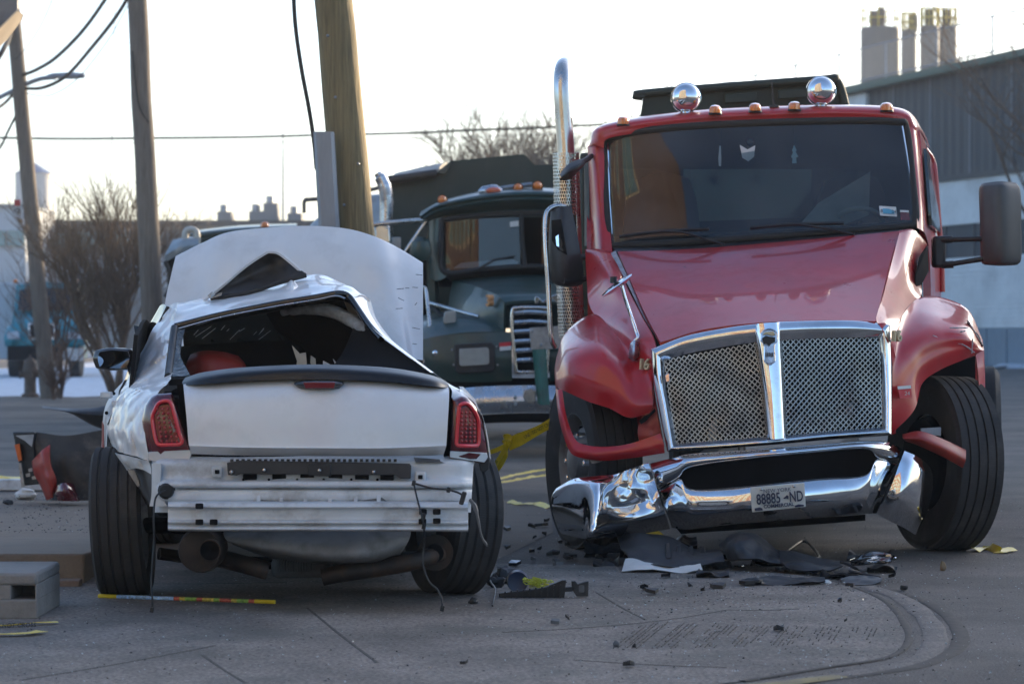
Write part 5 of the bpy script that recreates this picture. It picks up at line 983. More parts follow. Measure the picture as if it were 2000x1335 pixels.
text('fleet_number', '3', .16, M('orange decal', (.62,.28,.1), .6), MK, P(957,588,27.12), (.55,-.84,0), (0,0,1), .03, bold=.004)
# grille
plate('grille_back', [(998,606,26.98),(1076,606,26.98),(1076,724,26.98),(1006,724,26.98)], .04, DARK, MK, 0)
pipe('grille_frame', [(1037,600,26.88),(1010,601,26.88),(1001,606,26.88),(1000,640,26.88),(1005,690,26.88),(1008,722,26.88),(1014,726,26.88),(1037,726,26.88),(1062,726,26.88),(1068,720,26.88),(1072,640,26.88),(1073,606,26.88),(1064,601,26.88),(1037,600,26.88)], .018, STEEL, MK, 8, 60)
for y in (611,630,648,667,685,704): pipe('grille_bar', [(1005,y,26.9),(1037,y-2,26.88),(1070,y,26.9)], .026, STEEL, MK, 6)
plate('hood_emblem', [(1044,592,26.9),(1045,579,26.9),(1052,580,26.9),(1060,588,26.9),(1070,580,26.9),(1090,574,26.9),(1096,588,26.9),(1086,590,26.9),(1080,583,26.9),(1062,592,26.9),(1052,586,26.9),(1051,593,26.9)], .03, CHROME, MK, .004)
# bumper, plough mount
panel('bumper', [[(880,762,26.9),(930,755,26.75),(1037,752,26.7),(1144,755,26.75),(1194,762,26.9)],[(882,785,26.85),(930,785,26.68),(1037,783,26.64),(1144,785,26.68),(1192,785,26.85)],[(886,812,26.9),(930,808,26.74),(1037,805,26.7),(1144,808,26.74),(1188,812,26.9)]], M('worn bright bumper', (.5,.52,.55), .22, .85, var=.15, dirt=(.2,.17,.14), damt=.6), MK, t=.03, n=(14,30))
panel('bumper_underside', [[(886,812,26.92),(1037,806,26.72),(1188,812,26.92)],[(900,825,27.2),(1037,822,27.1),(1174,825,27.2)]], DARK, MK, t=.05, n=(4,12), back=(0,1,-.3))
plate('gap_panel', [(845,738,27.1),(1230,738,27.1),(1200,765,27.1),(875,765,27.1)], .1, DARK, MK, 0)
for x, y in ((1006,775),(1007,789)): MB().ball(P(x,y,26.62), .018, 8).ob('bolt', ALU, MK)
plate('tow_hook', [(1020,762,26.62),(1038,756,26.62),(1047,764,26.62),(1046,786,26.62),(1028,788,26.62),(1022,776,26.62)], .04, CHROMED, MK, .01)
plate('mount_plate', [(1034,640,26.78),(1098,636,26.78),(1098,680,26.78),(1037,683,26.78)], .02, ALU, MK, .004)
for x, y in ((1039,646),(1057,673)): MB().ball(P(x,y,26.76), .016, 8).ob('bolt', GALV, MK)
panel('plough_post', [[(1040,682,26.7),(1052,682,26.62),(1066,681,26.7)],[(1045,740,26.66),(1056,740,26.58),(1070,738,26.66)],[(1050,788,26.62),(1060,790,26.54),(1074,790,26.62)]], GPOST, MK, t=.1, n=(10,8))
# cab
panel('cab_roof', [[(824,430,28.75),(862,415,28.6),(950,404,28.55),(1037,400,28.55),(1124,404,28.55),(1212,415,28.6),(1250,430,28.75)],[(820,420,28.7),(858,398,28.5),(950,380,28.42),(1037,374,28.4),(1124,380,28.42),(1216,398,28.5),(1254,420,28.7)],[(824,412,29.2),(866,392,29.2),(950,372,29.2),(1037,366,29.2),(1124,372,29.2),(1208,392,29.2),(1250,412,29.2)],[(830,425,30.2),(866,405,30.2),(950,388,30.2),(1037,382,30.2),(1124,388,30.2),(1208,405,30.2),(1244,425,30.2)]], GREEN, MK, t=.05, n=(20,30), back=(0,.3,-1), smooth=60)
both('cab_pillar', [[(836,420,28.8),(850,420,28.66),(864,424,28.62)],[(836,480,28.8),(848,480,28.66),(864,480,28.6)],[(840,545,28.8),(855,548,28.62),(872,540,28.56)]], GREEN, t=.1, n=(12,8))
both('cab_side', [[(832,425,28.8),(836,428,29.4),(840,430,30.1)],[(834,540,28.8),(838,540,29.4),(842,540,30.1)],[(842,700,28.8),(846,700,29.4),(850,700,30.1)]], GREEN, t=.08, n=(10,8), back=(1,0,0))
both('windscreen', [[(862,428,28.64),(900,424,28.585),(940,421,28.57),(1016,418,28.59)],[(862,480,28.62),(900,477,28.565),(940,474,28.55),(1016,470,28.57)],[(868,531,28.6),(900,529,28.545),(940,526,28.53),(1016,520,28.55)]], glass('green truck windscreen', (.35,.42,.45), .02, 1.7, .06), t=0, n=(8,12))
pipe('windscreen_seal', [(862,428,28.6),(940,421,28.56),(1037,417,28.54),(1134,421,28.56),(1212,428,28.6),(1213,480,28.58),(1206,531,28.56),(1134,526,28.52),(1037,520,28.5),(940,526,28.52),(868,531,28.56),(861,480,28.58),(862,428,28.6)], .03, RUBBER, MK, 8, 70)
pipe('windscreen_divider', [(1018,417,28.53),(1020,470,28.51),(1026,522,28.49)], .022, RUBBER, MK, 8)
plate('cowl', [(868,532,28.6),(1037,522,28.55),(1206,532,28.6),(1195,550,28.72),(1037,536,28.8),(880,550,28.72)], .05, BLK, MK, 0)
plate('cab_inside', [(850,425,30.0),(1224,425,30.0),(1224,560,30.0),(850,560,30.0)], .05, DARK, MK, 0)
plate('paper_on_dash', [(885,524,28.75),(900,513,28.8),(1000,505,28.85),(1012,512,28.8),(1008,520,28.75)], .01, PAPER, MK, 0)
plate('windscreen_sticker', [(996,433,28.53),(1013,431,28.53),(1013,442,28.53),(996,443,28.53)], .003, PAPER, MK, 0)
pipe('wiper', [(930,527,28.48),(965,507,28.48),(1005,500,28.47)], .012, BLK, MK, 6)
for x, y, r_ in ((864,390,.052),(1012,367,.052),(1050,363,.055)):
    b = MB().lathe([(r_*.9,.02),(r_*1.08,.0),(r_*1.08,.08),(r_*.4,.12)], P(x,y,28.62), 'Y', 16).ob('marker_lamp', BLK, MK)
    MB().lathe([(.001,-.04),(r_*.6,-.03),(r_*.95,0),(r_,.02)], P(x,y,28.62), 'Y', 16).ob('lamp_lens', AMBER, b)
b = MB().lathe([(.001,-.15),(.05,-.1),(.07,.0),(.07,.05),(.02,.12)], P(960,373,28.6), 'X', 14).ob('strobe_lamp', CHROMED, MK); MB().ball(P(964,372,28.54), .06, 12, (1.4,.7,.6)).ob('lamp_lens', M('orange red lens', (.6,.1,.03), .2, coat=1), b)
pipe('lamp_bracket', [(978,368,28.7),(1040,360,28.7)], .03, GALV, MK, 6)
# stack, mirror bracket, wires of the fender
pipe('exhaust_stack', [(754,480,29.6),(755,420,29.6),(755,390,29.6),(752,368,29.6),(745,350,29.6),(737,338,29.6)], [.075,.075,.075,.075,.07,.045], CHROMED, MK, 16, 24)
pipe('mirror_bracket', [(722,470,28.6),(724,445,28.6),(730,439,28.6),(780,433,28.6),(836,429,28.7)], .024, STEEL, MK, 8, 24)
pipe('mirror_brace', [(834,430,28.7),(812,462,28.7),(790,494,28.7)], .022, STEEL, MK, 8)
plate('mirror_back', [(731,444,28.6),(738,438,28.6),(757,438,28.6),(762,445,28.6),(764,500,28.6),(733,500,28.6)], .06, STEEL, MK, .02)
plate('small_mirror', [(765,463,28.75),(783,463,28.75),(784,500,28.75),(766,500,28.75)], .05, ALU, MK, .01)
pipe('hood_mirror_stalk', [(826,560,27.6),(832,566,27.6),(836,600,27.5),(842,650,27.2),(849,688,27.0)], .018, STEEL, MK, 8, 20)
MB().ball(P(850,689,26.95), .035, 10).ob('stalk_knob', CHROME, MK)
pipe('hood_strut', [(835,590,27.7),(880,603,27.5),(935,618,27.3)], .02, STEEL, MK, 8); pipe('hood_strut', [(838,596,27.7),(860,614,27.6),(880,628,27.5)], .018, BLK, MK, 8)
plate('fender_lamp', [(868,608,27.2),(888,606,27.2),(891,610,27.2),(891,628,27.2),(887,632,27.2),(868,632,27.2),(865,627,27.2)], .08, bpy.data.materials['clouded lamp lens'], MK, .012)
MB().lathe([(.09,0),(.12,.08),(.1,.2),(.04,.25)], P(822,508,28.5), 'Z', 16).ob('air_cleaner', GREEN, MK)
plate('air_intake', [(800,500,28.9),(842,495,28.9),(844,625,28.9),(805,640,28.9)], .5, DARK, MK, .03)
# dump body
panel('dump_body', [[(757,350,30.8),(852,338,30.8),(880,314,30.8),(1024,301,30.8),(1044,322,30.8),(1240,318,30.8)],[(752,420,30.8),(850,410,30.8),(880,410,30.8),(1024,400,30.8),(1044,400,30.8),(1250,400,30.8)],[(752,640,30.8),(850,640,30.8),(880,640,30.8),(1024,640,30.8),(1044,640,30.8),(1250,640,30.8)]], GREENB, MK, t=4.5, n=(6,5), smooth=20)
panel('tarp', [[(757,352,30.7),(800,345,30.65),(848,338,30.7)],[(762,345,31.2),(805,338,31.2),(855,330,31.2)],[(775,338,33),(815,330,33),(874,314,33)]], BLK, MK, t=.05, n=(8,10), back=(0,0,-1), dent=.03, dfreq=3)
pipe('tarp_roll', [(757,352,30.65),(800,346,30.62),(853,338,30.65)], .05, BLK, MK, 8); plate('body_lip', [(852,337,30.7),(866,326,30.7),(880,314,30.7),(874,338,30.7),(866,342,30.7)], .1, GREEN, MK, .01)
tyre_b = tyre_mat('rear truck tyre', 90)
for s_ in (-1.0, 1.0):
    w_ = MB().lathe([(.05,-.1),(.26,-.1),(.28,.1),(.05,.1)], n=20).ob('wheel', ALU, MK, at=(P(1037,800,28.2).x+s_, 28.2, .5), rot=(0,0,R(4)))
    t = MB().lathe([(.28,-.13),(.42,-.14),(.49,-.12),(.5,0),(.49,.12),(.42,.14),(.28,.13)], n=32, caps=False).ob('tyre', tyre_b, w_, at=(0,0,0)); t.location = (0,0,0)
    MB().box((P(1037,800,28.2).x+s_*.4, 31.5, .85), (.1,7.5,.25)).ob('chassis_rail', DARK, MK)
    for yy in (31.5, 33):
        w_ = MB().lathe([(.05,-.1),(.26,-.1),(.28,.1),(.05,.1)], n=20).ob('wheel', ALU, MK, at=(P(1037,800,28.2).x+s_*.95, yy, .5))
        t = MB().lathe([(.28,-.25),(.42,-.26),(.49,-.24),(.5,0),(.49,.24),(.42,.26),(.28,.25)], n=32, caps=False).ob('tyre', tyre_b, w_, at=(0,0,0)); t.location = (0,0,0)
# ---- tank truck and dark truck further back
TK = T('tank_trailer', 'pale grey round tank trailer behind the yellowish pole', 'trailer', (P(735,690,38).x, 38, 0)); c = P(735,548,38)
tm = M('grey tank steel', (.34,.38,.4), .4, .5, var=.12, dirt=(.18,.17,.16), damt=.4)
MB().lathe([(.05,-.25),(.9,-.15),(1.22,0),(1.24,.1),(1.24,5),(1.1,5.2),(.05,5.3)], (c.x,38,c.z), 'Y', 40).ob('tank', tm, TK)
for y in (.6, 2.2, 3.8): MB().lathe([(1.25,y),(1.27,y+.02),(1.27,y+.1),(1.25,y+.12)], (c.x,38,c.z), 'Y', 40, caps=False).ob('tank_band', GALV, TK)
pipe('hand_rail', [(593,396,38.5),(597,390,38.5),(660,386,39),(760,362,39)], .035, DARKW, TK, 6); pipe('hand_rail', [(594,394,38.5),(594,416,38.5)], .03, DARKW, TK, 6)
for s_ in (-.9, .9): MB().lathe([(.05,-.2),(.48,-.2),(.5,0),(.48,.2),(.05,.2)], (c.x+s_,39,.5), 'X', 24).ob('tyre', tyre_b, TK); MB().box((c.x+s_*.5, 40.5, .85), (.12,5,.3)).ob('chassis_rail', DARK, TK)
DT = T('dark_truck', 'dark green truck mostly hidden behind the raised white hood', 'truck', (P(450,690,36).x, 36, 0))
panel('cab_roof', [[(374,470,35.8),(470,458,35.7),(580,452,35.8)],[(372,455,35.9),(470,444,35.85),(580,440,35.9)],[(378,450,37.4),(470,440,37.4),(580,436,37.4)]], GREEN, DT, t=.06, n=(8,12), back=(0,.3,-1))
panel('cab_front', [[(374,470,35.85),(480,462,35.78),(585,456,35.85)],[(372,560,35.8),(480,560,35.7),(585,560,35.8)],[(374,760,35.7),(480,760,35.6),(585,760,35.7)]], GREEN, DT, t=1.5, n=(8,12))
plate('windscreen', [(385,480,35.7),(480,472,35.66),(575,468,35.7),(575,545,35.65),(385,550,35.65)], .02, BLKG, DT, .01)
panel('mirror_hood', [[(322,498,35.2),(350,484,35.1),(388,478,35.2)],[(330,482,35.25),(355,470,35.15),(386,466,35.25)],[(338,468,35.4),(358,464,35.35),(380,462,35.4)]], tm, DT, t=.1, n=(8,10), back=(0,.4,-1))
pipe('mirror_tube', [(362,476,35.3),(362,455,35.3),(368,449,35.3),(378,449,35.3),(384,456,35.3),(386,480,35.3)], .045, M('pale tube', (.55,.52,.45), .5), DT, 8, 20)
plate('mirror_body', [(325,500,35.3),(372,495,35.3),(372,620,35.3),(328,620,35.3)], .2, DARK, DT, .02)
pipe('air_hose', [(322,510,35.2),(330,530,35.2),(332,560,35.2),(322,580,35.2)], .03, BLK, DT, 8, 16)
MB().ball(P(517,441,35.85), .06, 10).ob('marker_lamp', AMBER, DT)
for s_ in (-.9,.9): MB().lathe([(.05,-.15),(.48,-.15),(.5,0),(.48,.15),(.05,.15)], (P(480,690,36.3).x+s_,36.4,.5), 'X', 24).ob('tyre', tyre_b, DT)
MB().box((P(480,690,37).x, 37, .9), (1.4,2.6,.5)).ob('chassis', DARK, DT)
# ---- teal truck on the far left
TT = T('teal_truck', 'teal truck parked across the road behind the thin pole', 'truck', (P(88,736,75).x, 75, 0))
panel('cab', [[(32,556,75.9),(88,550,75.8),(144,556,75.9)],[(28,600,75.6),(88,598,75.5),(148,600,75.6)],[(22,640,75.4),(88,636,75.2),(154,640,75.4)],[(22,700,75.4),(88,700,75.2),(154,700,75.4)]], TEAL, TT, t=1.6, n=(12,14), smooth=40)
plate('windscreen', [(38,566,75.6),(88,561,75.5),(138,566,75.6),(144,606,75.3),(88,604,75.2),(34,606,75.3)], .03, BLKG, TT, .02)
panel('hood', [[(34,612,75.3),(88,608,75.2),(142,612,75.3)],[(26,632,74.6),(88,626,74.4),(150,632,74.6)],[(20,668,74.4),(88,664,74.2),(158,668,74.4)],[(20,676,74.4),(88,674,74.2),(158,676,74.4)]], TEAL, TT, t=.4, n=(14,18), smooth=50)
plate('grille', [(54,630,74.15),(108,630,74.15),(106,664,74.1),(56,664,74.1)], .05, CHROMED, TT, .02); plate('grille_core', [(58,634,74.12),(104,634,74.12),(102,660,74.08),(60,660,74.08)], .02, DARK, TT, 0)
for x0, x1 in ((8,42),(124,166)):
    panel('fender', [[(x0+4,640,74.8),((x0+x1)/2,634,74.7),(x1,644,74.7)],[(x0,660,74.4),((x0+x1)/2,658,74.25),(x1,664,74.3)],[(x0+2,676,74.5),((x0+x1)/2,678,74.4),(x1,674,74.4)]], TEAL, TT, t=.5, n=(8,8)); plate('headlamp', [(x0+4,648,74.2),(x1-6,646,74.1),(x1-4,662,74.1),(x0+6,662,74.2)], .05, CLEAR, TT, .03)
panel('bumper', [[(14,680,74.2),(88,678,74.0),(164,680,74.2)],[(16,704,74.2),(88,704,74.0),(162,704,74.2)]], CHROMED, TT, t=.1, n=(6,12))
for x in (30, 148):
    MB().lathe([(.05,-.15),(.48,-.15),(.5,0),(.48,.15),(.05,.15)], (P(x,700,75).x,75.1,.5), 'X', 24).ob('tyre', tyre_b, TT); MB().ball(P(x,549,76), .07, 8).ob('roof_marker', AMBER, TT)
MB().box((P(88,700,78.5).x, 78.8, 1.6), (2.2,5,2.2)).ob('cargo_body', LWH, TT, bevel=.05); MB().box((P(88,700,76).x, 76.5, .7), (1.4,5,.4)).ob('chassis', DARK, TT)
# ================================================================ LOOSE THINGS
def ribbon(name, pts, wd, parent=None, k=40, twist=0, mat=YEL, wobble=.15, vert=True):
    c = spline([p if isinstance(p, Vector) else P(*p) for p in pts], k); vs = []
    for i, p in enumerate(c):
        t = (c[min(i+1,k)]-c[max(i-1,0)]).normalized(); up = Vector((0,-.25,1)) if vert else Vector((0,1,.12)); n_ = (up-t*up.dot(t)).normalized()
        a = twist*math.sin(i/k*7+wd*90)+wobble*noise.noise(p*6)*3; n_ = Matrix.Rotation(a, 3, t) @ n_; m_ = t.cross(n_)*.0008
        ww = wd/2*(.8+.3*noise.noise(p*4+Vector((3,1,2)))); fold = t.cross(n_)*.012*noise.noise(p*9)
        vs += [p-n_*ww-m_, p+fold-m_, p+n_*ww-m_, p+n_*ww+m_, p+fold+m_, p-n_*ww+m_]
    fs = [(i*6+j, i*6+(j+1)%6, (i+1)*6+(j+1)%6, (i+1)*6+j) for i in range(k) for j in range(6)]+[(0,1,2,3,4,5),tuple(range(k*6,k*6+6))]
    return ob(name, vs, fs, mat, parent, smooth=60)
TP = T('barrier_tape', 'yellow barrier tape knotted between the car lamp and red truck fender', 'tape', P(990,900,16.2), 'yellow barrier tape')
ribbon('tape_band', [(1100,812,15.9),(1060,835,16.0),(1020,855,16.1),(992,868,16.2)], .075, TP, wobble=.04)
d1 = (P(1100,812,15.9)-P(1012,859,16.1)).normalized()
text('tape_lettering', 'LINE - DO NOT CROSS', .032, INK, TP, P(1052,838.5,15.99)+Vector((0,-.012,0)), d1, Vector((-d1.z,-.25,d1.x)), .0005, sx=.72)
ribbon('tape_band', [(992,868,16.2),(970,878,16.2),(952,884,16.2),(930,890,16.1)], .03, TP, 16)
ribbon('tape_loop', [(990,868,16.18),(984,858,16.18),(987,852,16.16),(995,853,16.16),(997,862,16.17),(990,870,16.18)], .03, TP, 20)
ribbon('tape_tail', [(990,868,16.15),(975,895,16.1),(958,920,16.05),(942,942,16.0)], .05, TP, 20); ribbon('tape_tail', [(990,868,16.17),(985,890,16.17),(972,915,16.2),(962,936,16.3)], .045, TP, 20)
d2 = (P(975,893,16.1)-P(945,938,16.0)).normalized(); text('tape_lettering', 'DO NOT CROSS', .026, INK, TP, P(960,915,16.02), d2, Vector((-d2.z,-.2,d2.x)), .0005, sx=.7)
tag(ribbon('barrier_tape', [G(948,945),G(1000,930),G(1040,922),G(1080,915)], .07, None, 30, vert=False), 'upper strand of yellow tape lying on the road behind the car', 'tape', 'yellow barrier tape')
tag(ribbon('barrier_tape', [G(950,942),G(985,942),G(1030,934),G(1082,926)], .08, None, 30, vert=False), 'lower strand of yellow tape lying on the road behind the car', 'tape', 'yellow barrier tape')
def scrap(label, pts, wd, **k):
    o = ribbon('tape_scrap', [G(*p)+Vector((0,0,.015)) for p in pts], wd, None, 24, vert=False, wobble=.25, **k); return tag(o, label, 'tape', 'yellow barrier tape')
scrap('crumpled yellow tape scrap on the road left of the chrome bumper end', [(995,982),(1020,988),(1045,986),(1072,994)], .06)
scrap('yellow tape scrap on the road beside the right truck tyre', [(1905,1078),(1925,1072),(1950,1080),(1978,1076)], .08)
a = scrap('upper yellow tape strip in the bottom left corner', [(-60,1230),(20,1226),(70,1222),(112,1220)], .05)
a = scrap('lower yellow tape strip reading DO NOT CROSS in the bottom left corner', [(-60,1246),(10,1244),(50,1243),(82,1238)], .07)
g0 = G(24,1241); text('tape_lettering', 'NE - DO NOT CROSS', .034, INK, a, g0+Vector((-.02,-.02,.045)), (1,.05,.02), (-.05,.75,.65), .0006, sx=.75)
scrap('yellow tape wad under the middle of the red bumper', [(1245,1045),(1265,1048),(1290,1044)], .06)
scrap('yellow tape heap by the torn bumper cover', [(-20,938),(20,935),(60,938),(98,930)], .12)
scrap('yellow tape end on the pale rail', [(10,957),(40,950),(75,958),(100,955)], .09)
# concrete block with hollow cores
cb = T('concrete_block', 'weathered hollow concrete block in the lower left corner', 'block', G(40,1200))
B0 = G(-95,1200); B1 = G(87,1200); zt = .205; yb = 12.32
def blk(x0, x1, z0, z1, y0=11.72, y1=12.32): return MB().hexa([(x0,y0,z0),(x1,y0,z0),(x1,y1,z0),(x0,y1,z0),(x0,y0,z1),(x1,y0,z1),(x1,y1,z1),(x0,y1,z1)])
x0, x1 = B0.x, B1.x; holes = [(P(22,1150,11.72).x, P(67,1150,11.72).x), (P(-62,1150,11.72).x, P(-6,1150,11.72).x)]; zh0, zh1 = P(0,1170,11.72).z, P(0,1143,11.72).z
mb = MB(); mb.add(*[(m.v, m.f) for m in [blk(x0,x1,.001,zh0)]][0]); 
prv = x0
mb = blk(x0, x1, .001, zh0).ob('base_web', CONC, cb, bevel=.008); blk(x0, x1, zh1, zt).ob('top_web', CONC, cb, bevel=.014)
for a, b in ((x0,holes[1][0]),(holes[1][1],holes[0][0]),(holes[0][1],x1)): blk(a+.002 if a != x0 else a, b-.002 if b != x1 else b, zh0-.004, zh1+.004, 11.724, 12.316).ob('upright_web', CONC, cb, bevel=.006)
blk(x0+.01, x1-.01, zh0-.01, zh1+.01, 12.0, 12.3).ob('core_back', CONC, cb)
# patterned stick
stk = T('patterned_stick', 'long yellow ended patterned stick on the ground behind the car', 'stick', G(365,1176))
A, B = G(193,1168)+Vector((0,0,.012)), G(537,1180)+Vector((0,0,.012))
cols = [('yellow_end',0,.105,YEL),('blue_wrap',.107,.27,M('blue printed foil', (.3,.48,.72), .35, var=.5, scale=60)),('blue_wrap',.272,.432,bpy.data.materials['blue printed foil'])]
fo = [M('red printed foil', (.5,.1,.06), .4, var=.5, scale=70), M('green printed foil', (.25,.42,.06), .4, var=.5, scale=70), M('gold printed foil', (.6,.45,.06), .4, var=.5, scale=70)]
t0 = .434
for k in range(14): cols.append(('foil_wrap', t0, t0+.0315, fo[(k*2+k//3) % 3])); t0 += .0325
cols.append(('yellow_end', t0, 1, YEL))
for nme, a, b, m_ in cols: MB().tube([A.lerp(B,a), A.lerp(B,b)], .0098 if nme != 'yellow_end' else .0105, 10).ob(nme, m_, stk)
# torn bumper cover on the left
TBU = T('torn_bumper_cover', 'torn black and red front bumper cover lying beyond the slab', 'car part', G(110,978))
panel('cover', [[(26,845,19.9),(70,843,19.8),(130,850,19.7),(205,838,19.7)],[(45,880,19.85),(85,890,19.7),(140,895,19.55),(210,890,19.6)],[(80,930,19.8),(110,935,19.65),(150,940,19.5),(210,940,19.55)],[(90,975,19.7),(120,977,19.65),(150,977,19.55),(210,977,19.55)]], M('grimy black cover', (.05,.046,.042), .8, var=.4, scale=4, dirt=(.14,.12,.1), damt=.7), TBU, t=.06, n=(20,24), dent=.07, dfreq=2.6)
panel('red_lining', [[(62,900,19.6),(80,880,19.5),(96,868,19.5)],[(66,925,19.6),(85,912,19.45),(98,905,19.45)],[(80,950,19.6),(98,945,19.45),(110,935,19.45)],[(92,976,19.6),(102,972,19.5),(108,960,19.5)]], REDP, TBU, t=.03, n=(16,10), dent=.05, dfreq=5)
plate('inner_frame', [(24,843,19.75),(68,843,19.7),(66,872,19.7),(78,945,19.7),(46,948,19.75),(36,900,19.75)], .05, BLK, TBU, .01)
plate('white_liner', [(30,850,19.7),(66,848,19.66),(62,872,19.66),(48,860,19.68)], .01, M('grey liner', (.35,.36,.37), .7, var=.3), TBU, 0); plate('orange_marker', [(28,868,19.72),(38,866,19.7),(43,898,19.7),(36,900,19.72)], .02, M('orange reflector', (.6,.12,.02), .3), TBU, 0)
plate('pale_edge', [(36,904,19.7),(41,903,19.7),(48,950,19.7),(42,952,19.7)], .02, ALU, TBU, 0)
for x, y in ((55,915),(62,930),(50,925),(70,905)): plate('clip_tab', [(x,y,19.66),(x+8,y-2,19.66),(x+8,y+5,19.66),(x+1,y+6,19.66)], .01, ALU, TBU, 0)
panel('trim_strip', [[(80,792,20.2),(130,797,20.2),(170,797,20.2),(210,792,20.2)],[(86,797,20.1),(130,803,20.1),(165,808,20.1),(215,812,20.1)],[(90,798,20.2),(135,806,20.2),(180,830,20.2),(215,842,20.2)]], BLK, TBU, t=.03, n=(8,18))
panel('red_lamp_shell', [[(110,948,19.4),(125,942,19.35),(140,945,19.4)],[(108,965,19.4),(125,960,19.3),(148,965,19.4)],[(112,978,19.4),(128,978,19.35),(154,978,19.4)]], LENS, TBU, t=.08, n=(8,8), dent=.03, dfreq=9)
rl = MB().box(G(20,958)+Vector((0,0,.05)), (1.0,.1,.09)).ob('steel_rail', WHITEB, None, bevel=.01); tag(rl, 'pale steel rail lying by the torn bumper cover', 'rail')
def lump(name, label, cat, px, py, w_, h_, mat, seed, d=None, grp=None, dep=None, par=None):
    rnd = random.Random(seed); g = G(px, py); m = MB().ball((0,0,0), 1, 12); sc = F/g.y; W, Hh = w_/2/sc, h_/2/sc; D = dep if dep else W*.7
    vs = []
    for v in m.v:
        k = 1+.45*noise.noise(v*1.7+Vector((seed*3.1,0,seed)))+.2*noise.noise(v*5+Vector((seed,0,0))); q = Vector((v.x*W*k, v.y*D*k, max(-.95,v.z*k)*Hh)); vs.append(g+q+Vector((0,0,Hh*.95)))
    return tag(ob(name, vs, m.f, mat, par, smooth=30), label, cat, grp)
lump('paper_wad', 'crumpled pale paper wad beside the torn bumper cover', 'litter', 52, 975, 42, 22, PAPER, 5); lump('plastic_wad', 'dull plastic wad left of the paper wad', 'litter', 16, 985, 22, 10, BLK, 6)
lump('paper_scrap', 'flat white paper scrap under the torn bumper cover', 'litter', 112, 977, 48, 10, PAPER, 8); 
# ---- debris between car and truck
br = T('broken_bracket', 'ribbed black plastic bracket lying right of the car tyre', 'car part', G(1060,1168)); g = G(1060,1168).y
plate('rail', [(974,1158,g),(975,1166,g),(1102,1168,g),(1106,1132,g-.02),(1098,1132,g),(1060,1148,g),(1010,1154,g)], .05, BLK, br, .004)
for k in range(10): plate('rib', [(985+k*12,1154-k*1.4,g-.02),(988+k*12,1154-k*1.4,g-.02),(988+k*12,1167,g-.02),(985+k*12,1167,g-.02)], .02, BLK, br, 0)
plate('neck', [(1103,1146,g),(1122,1145,g),(1122,1154,g),(1103,1155,g)], .03, BLK, br, .003); plate('loop', [(1116,1134,g),(1124,1134,g),(1128,1140,g),(1140,1136,g),(1150,1134,g),(1149,1164,g),(1126,1164,g),(1117,1150,g)], .03, BLK, br, .003)
oval('loop_hole', 1136, 1149, 11, 14, g-.003, UNDER, br, .004)
rg = T('blue_ring', 'dark blue plastic ring standing behind the broken bracket', 'car part', G(1010,1150)); c = P(1011,1134,12.85)
MB().lathe([(.032,-.03),(.048,-.035),(.053,-.01),(.053,.03),(.032,.03),(.03,0)], c, 'Y', 26).ob('ring', M('dark blue plastic', (.02,.035,.08), .4, var=.2), rg); MB().lathe([(.03,.02),(.001,.02)], c, 'Y', 20, caps=False).ob('bore', DARK, rg)
SHRED = M('yellow green shred', (.5,.52,.05), .6, var=.2); sh = MB()
for k in range(26):
    p = P(1048+random.uniform(-20,24),1138+random.uniform(-6,8),12.75); sh.tube(spline([p+Vector((random.uniform(-.04,.04),random.uniform(-.03,.03),random.uniform(-.015,.02))) for _ in range(4)], 8), .0025, 4)
tag(sh.ob('tape_shreds', SHRED), 'tangle of yellow green shreds on the black bracket', 'litter')
lump('plastic_lump', 'black plastic lump behind the blue ring', 'car part', 990, 1140, 50, 36, BLK, 21); lump('plastic_lump', 'black plastic lump touching the right car tyre', 'car part', 968, 1148, 34, 26, BLK, 22)
lump('plastic_lump', 'small black foot shaped piece below the right car tyre', 'car part', 925, 1180, 18, 14, BLK, 23); wr = pipe('loose_wire', [G(985,1120)+Vector((0,0,.03)), G(962,1140)+Vector((0,0,.05)), G(958,1150)+Vector((0,0,.04)), G(968,1160)+Vector((0,0,.02)), G(962,1185)+Vector((0,0,.006))], .005, BLK, None, 6, 24, True); tag(wr, 'short loose black wire by the right car tyre', 'wire')
# ---- debris below the red bumper
def junk(label, rows_, mat, dent=.03, t=.015, name='bumper_fragment', fr=6, cat='car part'):
    o = panel(name, rows_, mat, None, t=t, n=(14,26), dent=dent, dfreq=fr, back=(0,.6,-.4)); return tag(o, label, cat, 'wreckage under the red truck')
sgd = junk('large dark grey splash guard lying under the crumpled chrome bumper end', [[(1205,1048,14.75),(1250,1040,14.6),(1300,1046,14.6),(1350,1068,14.55),(1405,1072,14.5)],[(1215,1070,14.4),(1260,1085,14.2),(1310,1090,14.15),(1360,1088,14.1),(1412,1080,14.2)],[(1230,1092,14.2),(1270,1100,14.05),(1320,1105,14.0),(1370,1104,14.0),(1415,1096,14.1)]], M('dark grey splash guard', (.035,.037,.042), .5, var=.3, dirt=(.1,.095,.09), damt=.4), .04)
for k, x in enumerate((1300,1322,1345,1368)): plate('guard_rib', [(x,1062+k*3,14.35),(x+9,1060+k*3,14.35),(x+12,1088+k,14.15),(x+1,1090+k,14.15)], .05, BLK, sgd, .005)
junk('arched black wheel liner lying under the middle of the red bumper', [[(1405,1062,14.5),(1430,1042,14.4),(1460,1036,14.4),(1490,1050,14.4),(1520,1075,14.4)],[(1412,1075,14.25),(1435,1060,14.1),(1465,1056,14.1),(1495,1075,14.1),(1530,1095,14.1)],[(1420,1090,14.15),(1445,1090,14.0),(1475,1092,14.0),(1505,1098,14.0),(1540,1104,14.0)]], BLK, .05, fr=7)
